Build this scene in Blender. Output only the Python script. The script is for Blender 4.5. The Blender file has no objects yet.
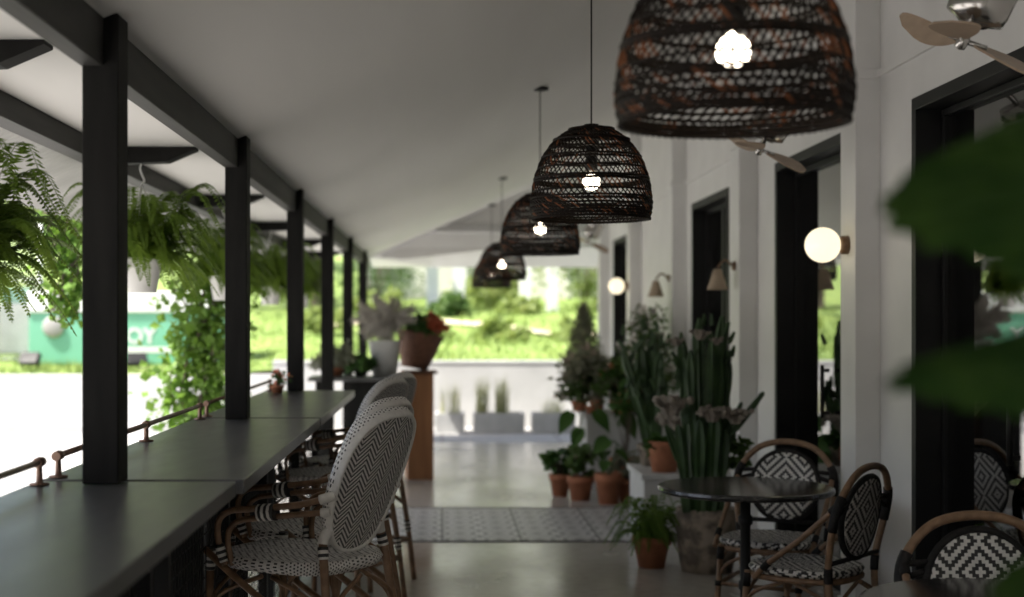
import bpy, bmesh, math, random
from mathutils import Vector, Matrix, noise
R = math.radians
C = bpy.context.scene.collection
sc = bpy.context.scene

# ------------------------------------------------------------------ camera, sky, sun, exposure
F = 1400.0; VX, VY = 441.0, 321.0; CH = 1.5
cd = bpy.data.cameras.new('camera'); cam = bpy.data.objects.new('camera', cd); C.objects.link(cam)
cam.location = (0, 0, CH); cam.rotation_euler = (R(90), 0, 0)
cd.sensor_width = 36; cd.lens = F/1024*36
cd.shift_x = (512-VX)/1024; cd.shift_y = (VY-298.5)/1024
cd.clip_start = .05; cd.clip_end = 900
cd.dof.use_dof = True; cd.dof.focus_distance = 5.0; cd.dof.aperture_fstop = 1.8
sc.camera = cam
SUN_EL, SUN_AZ = 62, 250          # azimuth clockwise from +Y
w = bpy.data.worlds.new('World'); sc.world = w; w.use_nodes = True
nt = w.node_tree; bg = nt.nodes['Background']
sky = nt.nodes.new('ShaderNodeTexSky'); sky.sky_type = 'NISHITA'; sky.sun_disc = False
sky.sun_elevation = R(SUN_EL); sky.sun_rotation = R(SUN_AZ); sky.air_density = 1.0; sky.dust_density = 5.0; sky.ozone_density = 1.0
nt.links.new(sky.outputs[0], bg.inputs[0]); bg.inputs[1].default_value = .10
sl = bpy.data.lights.new('sun', 'SUN'); sl.energy = 4.1; sl.angle = R(.6); sl.color = (1, .955, .885)
so = bpy.data.objects.new('sun', sl); C.objects.link(so)
sd = Vector((math.sin(R(SUN_AZ))*math.cos(R(SUN_EL)), math.cos(R(SUN_AZ))*math.cos(R(SUN_EL)), math.sin(R(SUN_EL))))
so.rotation_euler = sd.to_track_quat('Z', 'Y').to_euler(); so.location = (10, -10, 20)
sc.view_settings.view_transform = 'Standard'; sc.view_settings.look = 'None'
sc.view_settings.exposure = 1.82; sc.view_settings.gamma = 1
sc.render.engine = 'CYCLES'
cy = sc.cycles; cy.use_denoising = True; cy.max_bounces = 10; cy.diffuse_bounces = 6; cy.glossy_bounces = 4
cy.transmission_bounces = 6; cy.transparent_max_bounces = 16; cy.sample_clamp_indirect = 6; cy.caustics_reflective = False; cy.caustics_refractive = False

def P(px, py, Y): return Vector(((px-VX)*Y/F, Y, CH-(py-VY)*Y/F))

# ------------------------------------------------------------------ materials
M = {}
def nodes(name):
    m = bpy.data.materials.new(name); m.use_nodes = True; n = m.node_tree
    return m, n, n.nodes['Principled BSDF'], n.nodes['Material Output']
def math_(n, op, a, b=None, c=None):
    x = n.nodes.new('ShaderNodeMath'); x.operation = op
    for i, v in enumerate((a, b, c)):
        if v is None: continue
        if isinstance(v, (int, float)): x.inputs[i].default_value = v
        else: n.links.new(v, x.inputs[i])
    return x.outputs[0]
def mixc(n, fac, a, b):
    x = n.nodes.new('ShaderNodeMix'); x.data_type = 'RGBA'
    if isinstance(fac, (int, float)): x.inputs[0].default_value = fac
    else: n.links.new(fac, x.inputs[0])
    for i, v in ((6, a), (7, b)):
        if isinstance(v, tuple): x.inputs[i].default_value = (*v[:3], 1)
        else: n.links.new(v, x.inputs[i])
    return x.outputs[2]
def ntex(n, scale, detail=4, coord='Object', sc3=None):
    tc = n.nodes.new('ShaderNodeTexCoord'); t = n.nodes.new('ShaderNodeTexNoise')
    t.inputs['Scale'].default_value = scale; t.inputs['Detail'].default_value = detail
    if sc3:
        mp = n.nodes.new('ShaderNodeMapping'); mp.inputs['Scale'].default_value = sc3
        n.links.new(tc.outputs[coord], mp.inputs[0]); n.links.new(mp.outputs[0], t.inputs[0])
    else: n.links.new(tc.outputs[coord], t.inputs[0])
    return t.outputs[0]
def ramp(n, fac, a, b):
    r = n.nodes.new('ShaderNodeMapRange'); r.inputs[1].default_value = a; r.inputs[2].default_value = b
    n.links.new(fac, r.inputs[0]); return r.outputs[0]
def bump(n, b, h, strength, dist=.01):
    x = n.nodes.new('ShaderNodeBump'); x.inputs['Strength'].default_value = strength; x.inputs['Distance'].default_value = dist
    n.links.new(h, x.inputs['Height']); n.links.new(x.outputs[0], b.inputs['Normal'])
def mat(name, c1, c2=None, scale=8, rough=.6, metal=0, bmp=0, spec=.5, sc3=None, lo=.3, hi=.7, detail=4, rvar=0):
    m, n, b, o = nodes(name)
    c2 = c2 or tuple(x*.8 for x in c1)
    f = ntex(n, scale, detail, 'Object', sc3); g = ramp(n, f, lo, hi)
    n.links.new(mixc(n, g, c1, c2), b.inputs['Base Color'])
    b.inputs['Roughness'].default_value = rough; b.inputs['Metallic'].default_value = metal
    b.inputs['Specular IOR Level'].default_value = spec
    if rvar: n.links.new(math_(n, 'MULTIPLY_ADD', g, rvar, rough-rvar/2), b.inputs['Roughness'])
    if bmp: bump(n, b, f, bmp)
    M[name] = m; return m
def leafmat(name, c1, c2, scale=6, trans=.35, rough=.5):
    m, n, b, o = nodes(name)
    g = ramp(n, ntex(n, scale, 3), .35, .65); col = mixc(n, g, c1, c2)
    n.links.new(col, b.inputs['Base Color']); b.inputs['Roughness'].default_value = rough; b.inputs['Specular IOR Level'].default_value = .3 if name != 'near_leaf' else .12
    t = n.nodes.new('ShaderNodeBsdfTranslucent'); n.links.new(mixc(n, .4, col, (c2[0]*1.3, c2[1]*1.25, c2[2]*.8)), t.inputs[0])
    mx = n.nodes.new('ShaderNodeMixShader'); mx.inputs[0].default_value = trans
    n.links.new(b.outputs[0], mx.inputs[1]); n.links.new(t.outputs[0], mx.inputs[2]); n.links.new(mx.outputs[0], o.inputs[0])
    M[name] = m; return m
def emis(name, col, s):
    m, n, b, o = nodes(name)
    b.inputs['Base Color'].default_value = (*col, 1); b.inputs['Emission Color'].default_value = (*col, 1); b.inputs['Emission Strength'].default_value = s
    b.inputs['Roughness'].default_value = .3
    M[name] = m; return m
def weave(name, kind, cell, white=(.72, .70, .66), black=(.018, .017, .016)):
    """woven plastic cane: every cell of the UV grid is one strand, black or white"""
    m, n, b, o = nodes(name)
    uv = n.nodes.new('ShaderNodeUVMap'); s = n.nodes.new('ShaderNodeSeparateXYZ'); n.links.new(uv.outputs[0], s.inputs[0])
    fi = math_(n, 'DIVIDE', s.outputs[0], cell); fj = math_(n, 'DIVIDE', s.outputs[1], cell)
    i = math_(n, 'FLOOR', fi); j = math_(n, 'FLOOR', fj)
    def tri(x, p): return math_(n, 'ABSOLUTE', math_(n, 'SUBTRACT', math_(n, 'FLOORED_MODULO', math_(n, 'ADD', x, p/2), p), p/2))
    if kind == 'diamond':
        d = math_(n, 'ADD', tri(i, 18), tri(j, 18)); k = math_(n, 'GREATER_THAN', math_(n, 'FLOORED_MODULO', d, 4), 1.5)
    elif kind == 'chevron':
        d = math_(n, 'ADD', i, tri(j, 18)); k = math_(n, 'LESS_THAN', math_(n, 'FLOORED_MODULO', d, 4), 1.5)
    elif kind == 'seat':
        d = math_(n, 'ADD', i, tri(j, 14)); k = math_(n, 'LESS_THAN', math_(n, 'FLOORED_MODULO', d, 4), .9)
    elif kind == 'dots':
        a = math_(n, 'LESS_THAN', math_(n, 'FLOORED_MODULO', math_(n, 'ADD', i, math_(n, 'MULTIPLY', j, 2)), 4), .5)
        k = math_(n, 'MULTIPLY', a, math_(n, 'LESS_THAN', math_(n, 'FLOORED_MODULO', j, 1), .99))
    elif kind == 'stripe':
        k = math_(n, 'LESS_THAN', math_(n, 'FLOORED_MODULO', i, 2), .5)
    # the strands' own roundness as bump
    hx = math_(n, 'PINGPONG', fi, .5); hy = math_(n, 'PINGPONG', fj, .5)
    h = math_(n, 'MINIMUM', hx, hy)
    g = ramp(n, ntex(n, 40, 2), .3, .7)
    wh = mixc(n, g, white, tuple(x*.82 for x in white))
    n.links.new(mixc(n, k, wh, black), b.inputs['Base Color'])
    b.inputs['Roughness'].default_value = .45; bump(n, b, h, .6, .004)
    M[name] = m; return m

mat('white_paint', (.76, .755, .74), (.69, .685, .67), 3, .55, bmp=.03)
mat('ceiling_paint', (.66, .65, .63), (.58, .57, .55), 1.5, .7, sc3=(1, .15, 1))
mat('black_steel', (.009, .009, .009), (.015, .015, .014), 9, .55, rvar=.2, spec=.3)
mat('black_wood', (.008, .008, .0075), (.015, .0145, .0135), 6, .65, spec=.1, sc3=(4, 4, .6), bmp=.08)
mat('beam_wood', (.018, .0175, .016), (.032, .031, .029), 6, .6, spec=.3, sc3=(4, .4, 4), bmp=.1)
mat('counter_stone', (.046, .047, .047), (.054, .054, .054), 9, .32, rvar=.06, sc3=(2, .5, 1), detail=8, lo=.2, hi=.8, spec=.9)
mat('door_black', (.006, .006, .006), (.010, .010, .0095), 6, .5, spec=.25)
mat('copper', (.24, .155, .115), (.17, .11, .085), 20, .4, metal=.85)
mat('chrome', (.55, .53, .50), (.42, .40, .38), 5, .22, metal=1)
mat('fan_wood', (.42, .31, .22), (.32, .235, .165), 8, .45, sc3=(1, 1, 6))
mat('rattan', (.25, .15, .085), (.15, .085, .045), 30, .45, bmp=.1, detail=3)
mat('rattan_dark', (.21, .125, .07), (.13, .075, .042), 30, .45, bmp=.1)
mat('wrap_black', (.008, .0075, .007), (.02, .018, .017), 60, .6, bmp=.2, spec=.2)
mat('wrap_white', (.68, .66, .62), (.58, .56, .53), 60, .5, bmp=.2)
mat('shade_cane', (.007, .0055, .0045), (.014, .009, .006), 60, .6, spec=.15)
mat('shade_cane_glint', (.24, .085, .032), (.10, .035, .014), 40, .6, spec=.2)  # brown strands put the bulb's orange glints on the inner cane into the colour
mat('terracotta', (.42, .165, .085), (.31, .12, .06), 14, .8, bmp=.1)
mat('stone_pot', (.36, .30, .24), (.12, .10, .08), 11, .9, bmp=.9, detail=10, lo=.4, hi=.6)
mat('plinth', (.62, .62, .61), (.50, .50, .49), 5, .75, bmp=.05)
mat('soil', (.04, .028, .02), (.02, .015, .01), 40, .95, bmp=.5)
mat('white_plastic', (.72, .72, .70), (.62, .62, .60), 6, .4)
mat('table_granite', (.018, .018, .018), (.06, .058, .055), 60, .14, detail=6, lo=.5, hi=.72)
def paving_mat():
    m, n, b, o = nodes('paving')
    g = ramp(n, ntex(n, .7, 10), .3, .7); g2 = ramp(n, ntex(n, 5, 6), .45, .7)
    c = mixc(n, g, (.40, .395, .385), (.30, .295, .287)); c = mixc(n, math_(n, 'MULTIPLY', g2, .3), c, (.26, .255, .24))
    tc = n.nodes.new('ShaderNodeTexCoord'); q = n.nodes.new('ShaderNodeSeparateXYZ'); n.links.new(tc.outputs['Object'], q.inputs[0])
    j = math_(n, 'MAXIMUM', *[math_(n, 'LESS_THAN', math_(n, 'FLOORED_MODULO', q.outputs[i], 1.5), .025) for i in (0, 1)])
    n.links.new(mixc(n, j, c, (.15, .145, .135)), b.inputs['Base Color']); b.inputs['Roughness'].default_value = .85
    M['paving'] = m
paving_mat()
mat('garden_white', (.54, .54, .53), (.44, .44, .43), 2, .8, detail=8)
mat('grass', (.19, .26, .055), (.11, .18, .035), 1.2, .8, bmp=.4, detail=8)
mat('blade', (.24, .31, .07), (.14, .22, .045), 4, .6)
mat('sand', (.52, .46, .32), (.36, .34, .20), 3, .9)
mat('bark', (.13, .10, .075), (.07, .052, .04), 12, .9, bmp=.4)
mat('teal', (.17, .44, .30), (.15, .40, .27), 2, .5)
mat('concrete_box', (.48, .48, .475), (.38, .38, .375), 5, .8, bmp=.1)
mat('pedestal_wood', (.52, .25, .115), (.38, .17, .075), 4, .5, sc3=(5, 5, .5))
mat('basket_brown', (.20, .09, .05), (.11, .05, .03), 30, .7, bmp=.4)
mat('corrugated', (.45, .45, .44), (.34, .34, .33), 4, .5, metal=.2)
mat('room_wall', (.52, .46, .41), (.44, .39, .35), 3, .7)
mat('inside_wood', (.42, .17, .07), (.28, .11, .045), 5, .5, sc3=(.5, 4, 4))
mat('pampas', (.66, .63, .58), (.54, .51, .47), 20, .9)
mat('pale_crest', (.36, .31, .27), (.22, .20, .17), 25, .8, bmp=.3)
mat('cactus', (.05, .105, .03), (.024, .055, .02), 10, .5)
mat('orange_petal', (.55, .17, .08), (.42, .10, .05), 30, .6)
mat('pink_petal', (.55, .42, .36), (.42, .33, .28), 30, .6)
mat('linen', (.42, .33, .24), (.36, .28, .20), 60, .8)
mat('roof_tile', (.20, .12, .09), (.15, .09, .07), 3, .8)
mat('house_wall', (.72, .70, .66), (.62, .60, .56), 2, .8)
mat('green_reflection_pane', (.16, .20, .14), (.24, .27, .20), 2, .1)  # reflected greenery put into the pane colour
mat('fence_wire', (.55, .55, .54), (.45, .45, .44), 6, .4, metal=.5)
mat('grey_disc', (.35, .33, .32), (.28, .27, .26), 3, .4)
leafmat('fern_leaf', (.085, .155, .018), (.14, .22, .034), 5, .45)
leafmat('vine_leaf', (.10, .21, .035), (.17, .29, .05), 4, .45)
leafmat('dark_leaf', (.035, .095, .017), (.06, .13, .025), 5, .22, .45)
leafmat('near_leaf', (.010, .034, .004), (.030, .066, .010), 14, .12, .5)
leafmat('bush_leaf', (.065, .13, .03), (.12, .19, .06), 5, .3)
leafmat('tree_leaf', (.13, .20, .045), (.26, .32, .10), .7, .45)
leafmat('shrub_leaf', (.18, .25, .07), (.29, .35, .12), 1.2, .45)
leafmat('dusty_leaf', (.20, .22, .16), (.28, .28, .21), 5, .3)
leafmat('trough_grass', (.38, .42, .24), (.46, .46, .30), 5, .4)
leafmat('needle', (.08, .16, .02), (.13, .22, .035), 5, .35)
emis('bulb_glow', (1, .86, .66), 6)
emis('globe_glow', (.93, .82, .58), .36)
weave('weave_diamond', 'diamond', .0105)
weave('weave_chevron', 'chevron', .0048, (.74, .72, .69), (.028, .027, .026))
weave('weave_seat', 'seat', .0085, (.88, .87, .85), (.06, .058, .056))
weave('weave_dots', 'dots', .0065, (.76, .74, .71))
weave('weave_stripe', 'stripe', .011)

# floor: polished concrete
def floor_mat():
    m, n, b, o = nodes('polished_concrete')
    f = ntex(n, 1.6, 8, 'Object', (1, .6, 1)); g = ramp(n, f, .3, .7)
    f2 = ntex(n, 14, 5); col = mixc(n, g, (.56, .53, .49), (.42, .40, .37))
    n.links.new(mixc(n, math_(n, 'MULTIPLY', ramp(n, f2, .45, .75), .35), col, (.30, .28, .26)), b.inputs['Base Color'])
    n.links.new(math_(n, 'MULTIPLY_ADD', g, .16, .14), b.inputs['Roughness']); bump(n, b, f, .05)
    M['polished_concrete'] = m
floor_mat()
def tile_mat():
    m, n, b, o = nodes('cement_tile')
    tc = n.nodes.new('ShaderNodeTexCoord'); s = n.nodes.new('ShaderNodeSeparateXYZ'); n.links.new(tc.outputs['Object'], s.inputs[0])
    T = .27
    fx = math_(n, 'SUBTRACT', math_(n, 'FLOORED_MODULO', math_(n, 'DIVIDE', s.outputs[0], T), 1), .5)
    fy = math_(n, 'SUBTRACT', math_(n, 'FLOORED_MODULO', math_(n, 'DIVIDE', s.outputs[1], T), 1), .5)
    ax = math_(n, 'ABSOLUTE', fx); ay = math_(n, 'ABSOLUTE', fy)
    r = math_(n, 'SQRT', math_(n, 'ADD', math_(n, 'MULTIPLY', fx, fx), math_(n, 'MULTIPLY', fy, fy)))
    ring = math_(n, 'LESS_THAN', math_(n, 'ABSOLUTE', math_(n, 'SUBTRACT', r, .36)), .06)
    dia = math_(n, 'LESS_THAN', math_(n, 'ADD', ax, ay), .22)
    cor = math_(n, 'GREATER_THAN', math_(n, 'ADD', ax, ay), .80)
    k = math_(n, 'MAXIMUM', ring, math_(n, 'MAXIMUM', dia, cor))
    gap = math_(n, 'GREATER_THAN', math_(n, 'MAXIMUM', ax, ay), .487)
    g2 = math_(n, 'LESS_THAN', math_(n, 'FLOORED_MODULO', s.outputs[0], .54), .018)
    g = ramp(n, ntex(n, 9, 4), .3, .7)
    c = mixc(n, k, mixc(n, g, (.66, .66, .65), (.58, .58, .57)), mixc(n, g, (.20, .205, .205), (.26, .26, .26)))
    c = mixc(n, math_(n, 'MAXIMUM', math_(n, 'MULTIPLY', gap, .5), g2), c, (.13, .13, .125))
    n.links.new(c, b.inputs['Base Color']); b.inputs['Roughness'].default_value = .42
    M['cement_tile'] = m
tile_mat()
def glass_mat():
    m, n, b, o = nodes('pane_glass')
    fr = n.nodes.new('ShaderNodeFresnel'); fr.inputs[0].default_value = 1.52
    tr = n.nodes.new('ShaderNodeBsdfTransparent'); tr.inputs[0].default_value = (.80, .82, .80, 1)
    gl = n.nodes.new('ShaderNodeBsdfGlossy'); gl.inputs['Roughness'].default_value = 0.01
    mx = n.nodes.new('ShaderNodeMixShader'); n.links.new(math_(n, 'MINIMUM', math_(n, 'MULTIPLY_ADD', fr.outputs[0], 2.3, .03), 1), mx.inputs[0])
    n.links.new(tr.outputs[0], mx.inputs[1]); n.links.new(gl.outputs[0], mx.inputs[2]); n.links.new(mx.outputs[0], o.inputs[0])
    M['pane_glass'] = m
glass_mat()
def wire_mat():
    return M['black_steel']

# ------------------------------------------------------------------ mesh helpers
SPLIT = ('wrap', 'connector', 'brace', 'stretcher', 'footrest', 'rail')
class MB:
    def __init__(s): s.v = []; s.f = []; s.uv = []; s.mi = []; s.sm = []; s.g = []
    def face(s, idx, uv=None, mi=0, smooth=False):
        s.f.append(idx); s.uv.append(uv or [(0, 0)]*len(idx)); s.mi.append(mi); s.sm.append(smooth)
    def vert(s, p): s.v.append(tuple(p)); return len(s.v)-1
    def quad(s, a, b, c, d, mi=0, uv=None, smooth=False):
        i = [s.vert(p) for p in (a, b, c, d)]; s.face(i, uv, mi, smooth)
    def box(s, x0, x1, y0, y1, z0, z1, mi=0, mtx=None):
        p = [Vector((x, y, z)) for z in (z0, z1) for y in (y0, y1) for x in (x0, x1)]
        if mtx: p = [mtx @ q for q in p]
        b = len(s.v); s.v += [tuple(q) for q in p]
        for f in ((0, 2, 3, 1), (4, 5, 7, 6), (0, 1, 5, 4), (2, 6, 7, 3), (0, 4, 6, 2), (1, 3, 7, 5)):
            s.face([b+i for i in f], None, mi)
    def prism(s, poly, ax, a0, a1, mi=0):
        """extrude a polygon of 2-D points along axis ax"""
        def mk(u, v, a): return [(a, u, v), (u, a, v), (u, v, a)][ax]
        b = len(s.v); n = len(poly)
        s.v += [mk(u, v, a0) for u, v in poly]+[mk(u, v, a1) for u, v in poly]
        s.face([b+i for i in range(n)][::-1], None, mi); s.face([b+n+i for i in range(n)], None, mi)
        for i in range(n):
            j = (i+1) % n; s.face([b+i, b+j, b+n+j, b+n+i], None, mi)
    def lathe(s, prof, seg=24, c=(0, 0, 0), mi=0, smooth=True, axis=None):
        q = Vector((0, 0, 1)).rotation_difference(Vector(axis)) if axis else None
        c = Vector(c); rows = []
        for r, z in prof:
            row = []
            for k in range(seg):
                a = 2*math.pi*k/seg; p = Vector((r*math.cos(a), r*math.sin(a), z))
                if q: p = q @ p
                row.append(s.vert(c+p))
            rows.append(row)
        for a in range(len(rows)-1):
            for k in range(seg):
                l = (k+1) % seg; s.face([rows[a][k], rows[a][l], rows[a+1][l], rows[a+1][k]], None, mi, smooth)
        if prof[0][0] > 1e-4: s.face(rows[0][::-1], None, mi)
        if prof[-1][0] > 1e-4: s.face(rows[-1], None, mi)
    def tube(s, pts, r, seg=8, mi=0, closed=False, caps=True):
        s.g.append((len(s.v), len(s.f)))
        pts = [Vector(p) for p in pts]; n = len(pts); rows = []; u = None; L = 0
        rr = r if isinstance(r, (list, tuple)) else [r]*n
        for i, p in enumerate(pts):
            if closed: t = pts[(i+1) % n]-pts[i-1]
            else: t = pts[min(i+1, n-1)]-pts[max(i-1, 0)]
            t = t.normalized() if t.length > 1e-9 else Vector((0, 0, 1))
            if u is None:
                u = t.orthogonal().normalized()
            u = (u-t*u.dot(t)); u = u.normalized() if u.length > 1e-6 else t.orthogonal().normalized()
            w_ = t.cross(u)
            if i: L += (p-pts[i-1]).length
            rows.append(([s.vert(p+(u*math.cos(2*math.pi*k/seg)+w_*math.sin(2*math.pi*k/seg))*rr[i]) for k in range(seg)], L))
        m = n if closed else n-1
        for i in range(m):
            (a, la), (b, lb) = rows[i], rows[(i+1) % n]
            if lb < la: lb = la+.02
            for k in range(seg):
                l = (k+1) % seg
                s.face([a[k], a[l], b[l], b[k]], [(la, k*.008), (la, k*.008+.008), (lb, k*.008+.008), (lb, k*.008)], mi, True)
        if caps and not closed:
            s.face(rows[0][0][::-1], None, mi); s.face(rows[-1][0], None, mi)
    def sphere(s, c, r, seg=16, rings=10, mi=0, sz=1):
        s.lathe([(max(r*math.sin(math.pi*i/rings), 1e-5), -r*sz*math.cos(math.pi*i/rings)) for i in range(rings+1)], seg, c, mi)
    def build(s, name, mats, parent=None, loc=None, bevel=0):
        if name in SPLIT and len(s.g) > 1:       # one object for each cane, wrap or connector
            ends = s.g[1:]+[(len(s.v), len(s.f))]
            for (v0, f0), (v1, f1) in zip(s.g, ends):
                q = MB(); q.v = s.v[v0:v1]; q.f = [[i-v0 for i in f] for f in s.f[f0:f1]]; q.uv = s.uv[f0:f1]; q.mi = s.mi[f0:f1]; q.sm = s.sm[f0:f1]
                o = q.build(name, mats, parent, loc, bevel)
            return o
        me = bpy.data.meshes.new(name); me.from_pydata(s.v, [], s.f)
        if not isinstance(mats, (list, tuple)): mats = [mats]
        for m in mats: me.materials.append(M[m] if isinstance(m, str) else m)
        me.polygons.foreach_set('material_index', s.mi); me.polygons.foreach_set('use_smooth', s.sm)
        ul = me.uv_layers.new(name='UVMap'); flat = [c for uv in s.uv for p in uv for c in p]
        ul.data.foreach_set('uv', flat)
        me.update(); o = bpy.data.objects.new(name, me); C.objects.link(o)
        if parent: o.parent = parent
        if loc: o.location = loc
        if bevel:
            bv = o.modifiers.new('bevel', 'BEVEL'); bv.width = bevel; bv.segments = 2; bv.limit_method = 'ANGLE'; bv.angle_limit = R(40)
        return o

def tag(o, label=None, cat=None, group=None, kind=None):
    if label: o['label'] = label
    if cat: o['category'] = cat
    if group: o['group'] = group
    if kind: o['kind'] = kind
    return o
def empty(name, loc=(0, 0, 0), rz=0, label=None, cat=None, group=None):
    o = bpy.data.objects.new(name, None); C.objects.link(o); o.location = loc; o.rotation_euler = (0, 0, rz)
    o.empty_display_size = .1
    return tag(o, label, cat, group)
def dup(o, loc=None, rz=None, label=None, scale=None, parent=None):
    c = o.copy(); C.objects.link(c)
    if parent: c.parent = parent
    if loc is not None: c.location = loc
    if rz is not None: c.rotation_euler = (0, 0, rz)
    if label: c['label'] = label
    if scale: c.scale = scale if isinstance(scale, tuple) else (scale,)*3
    for ch in [x for x in o.children]: dup(ch, parent=c)
    return c
def smooth(pts, n=6, closed=False):
    """Catmull-Rom"""
    p = [Vector(q) for q in pts]; out = []
    m = len(p) if closed else len(p)-1
    for i in range(m):
        if closed: a, b, c, d = p[i-1], p[i], p[(i+1) % len(p)], p[(i+2) % len(p)]
        else: a, b, c, d = p[max(i-1, 0)], p[i], p[i+1], p[min(i+2, len(p)-1)]
        for k in range(n):
            t = k/n
            out.append(.5*((2*b)+(c-a)*t+(2*a-5*b+4*c-d)*t*t+(3*b-a-3*c+d)*t**3))
    if not closed: out.append(p[-1])
    return out
def seg_of(path, a, b):
    L = [0]
    for i in range(1, len(path)): L.append(L[-1]+(path[i]-path[i-1]).length)
    T = L[-1]; out = []
    N = 6
    for k in range(N+1):
        t = (a+(b-a)*k/N)*T
        for i in range(1, len(path)):
            if L[i] >= t-1e-9:
                f = (t-L[i-1])/max(L[i]-L[i-1], 1e-9); out.append(path[i-1].lerp(path[i], f)); break
    return out

# ------------------------------------------------------------------ SETTING
WX = 2.10                      # the cafe wall
def ceil_z(x): return CH+1.2145+.414*x
FY0, FY1 = -4.0, 17.3
b = MB(); b.box(-1.25, WX+.2, FY0, FY1, -.12, 0); tag(b.build('floor', 'polished_concrete'), 'polished grey concrete veranda floor', 'floor', kind='structure')
b = MB(); b.quad((-1.2, 9.53, .004), (WX-.01, 9.53, .004), (WX-.01, 11.2, .004), (-1.2, 11.2, .004)); t = b.build('tiled_floor', 'cement_tile'); tag(t, 'band of grey patterned cement tiles across the floor', 'floor tiles', kind='structure')
b = MB()
for y in (9.50, 11.2): b.box(-1.2, WX-.01, y, y+.03, -.002, .006)
tag(b.build('floor_edging', 'black_steel'), 'thin dark metal strips edging the tiles', 'floor trim', kind='structure')
b = MB(); b.quad((-300, -200, -.14), (300, -200, -.14), (300, 400, -.14), (-300, 400, -.14)); tag(b.build('ground', 'paving'), 'pale concrete ground', 'ground', kind='structure')
b = MB(); b.quad((-40, 17.3, -.02), (30, 17.3, -.02), (30, 20, -.02), (-40, 20, -.02)); b.quad((-40, -10, -.021), (-1.25, -10, -.021), (-1.25, 17.3, -.021), (-40, 17.3, -.021))
tag(b.build('pavement', 'paving'), 'sunlit white pavement outside the veranda', 'pavement', kind='structure')

def terr(x, y):
    d = max(0, y-20.2)
    k = 1/(1+math.exp((x+2.6)*2.2))          # the left is lower
    z = .87-.17*k+.070*min(d, 16)+.12*max(0, d-16)
    z += .16*noise.noise(Vector((x*.25, y*.25, 0)))*min(1, d/3)+.06*noise.noise(Vector((x*.8, y*.8, 3)))*min(1, d/2)
    return z
b = MB(); nx, ny = 120, 90; rows = []
for j in range(ny+1):
    y = 20.2+(j/ny)**1.7*140
    rows.append([b.vert((x, y, terr(x, y))) for x in [(-70+140*i/nx) for i in range(nx+1)]])
for j in range(ny):
    for i in range(nx): b.face([rows[j][i], rows[j][i+1], rows[j+1][i+1], rows[j+1][i]], None, 0, True)
tag(b.build('lawn', 'grass'), 'sloping green lawn behind the low white walls', 'lawn', kind='structure')
# sandy garden path winding over the slope
b = MB(); pr = None
for k in range(40):
    t_ = k/39; x = -3+9*t_; y = 27.5+1.3*math.sin(t_*7)
    q = [b.vert((x, y+s, terr(x, y+s)+.05)) for s in (-.34, -.12, .12, .34)]
    if pr:
        for s in range(3): b.face([pr[s], q[s], q[s+1], pr[s+1]], None, 0, True)
    pr = q
tag(b.build('path', 'sand'), 'pale sandy path winding across the lawn', 'path', kind='structure')
rnd = random.Random(5)
b = MB()
for k in range(14000):
    y = 20.25+rnd.random()**1.6*16; x = rnd.uniform(-9.5, 5.5); z = terr(x, y); h = rnd.uniform(.06, .12)*(1+2.2*max(0, noise.noise(Vector((x*.7, y*.7, 9))))); a = rnd.random()*6.28; q = rnd.uniform(.008, .02)
    dx, dy = math.cos(a)*q, math.sin(a)*q
    i = [b.vert(p) for p in ((x-dx, y-dy, z-.02), (x+dx, y+dy, z-.02), (x+rnd.uniform(-.06, .06), y+rnd.uniform(-.06, .06), z+h))]
    b.face(i)
tag(b.build('grass', 'blade'), 'short uneven grass blades on the lawn', 'grass', kind='stuff')

# cafe wall --------------------------------------------------------------
DOORS = [(4.42, 6.22, 2.49), (7.1, 8.77, 2.49), (10.2, 11.68, 2.48), (15.3, 17.0, 2.48)]
WE = 17.75
cafe = empty('cafe_building', (WX, 7, 0), 0, 'white painted cafe front with four black framed glass doors along the veranda', 'building')
def inb(o): o.location = (-WX, -7, 0); o.parent = cafe; return o
b = MB(); y = FY0
for (a, c, h) in DOORS:
    b.box(WX, WX+.2, y, a, 0, 3.75); b.box(WX, WX+.2, a, c, h, 3.75); y = c
b.box(WX, WX+.2, y, WE, 0, 3.75)
inb(b.build('wall', 'white_paint'))
b = MB(); b.box(-1.3, WX, FY0-.15, FY0, 0, 3.7); inb(b.build('unseen_dimming_wall', 'white_paint'))  # unseen wall behind the camera, added to keep the near ceiling dim
b = MB()
for (a, c) in [(FY0, 4.04), (4.30, 6.69), (6.94, 9.30), (9.55, 12.0), (12.25, 14.7), (14.95, 17.45)]:
    b.box(WX-.018, WX-.0005, a, c, 2.665, 2.70)
inb(b.build('moulding', 'white_paint'))
PIL = [4.04, 6.69, 9.30, 12.0, 14.7, 17.45]
for y in PIL:
    b = MB(); b.box(WX-.12, WX-.0005, y, y+.25, 0, 3.6); b.box(WX-.132, WX-.0006, y-.012, y+.262, 2.655, 2.705)
    b.box(WX-.132, WX-.0007, y-.012, y+.262, 0, .14)
    inb(b.build('pilaster', 'white_paint', bevel=.004))
def zbars(b, y0, y1, z0, z1, wd, x0, x1):
    b.box(x0, x1, y0, y0+wd, z0, z1); b.box(x0, x1, y1-wd, y1, z0, z1); b.box(x0, x1, y0+wd, y1-wd, z1-wd, z1); b.box(x0, x1, y0+wd, y1-wd, z0, z0+wd)
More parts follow.
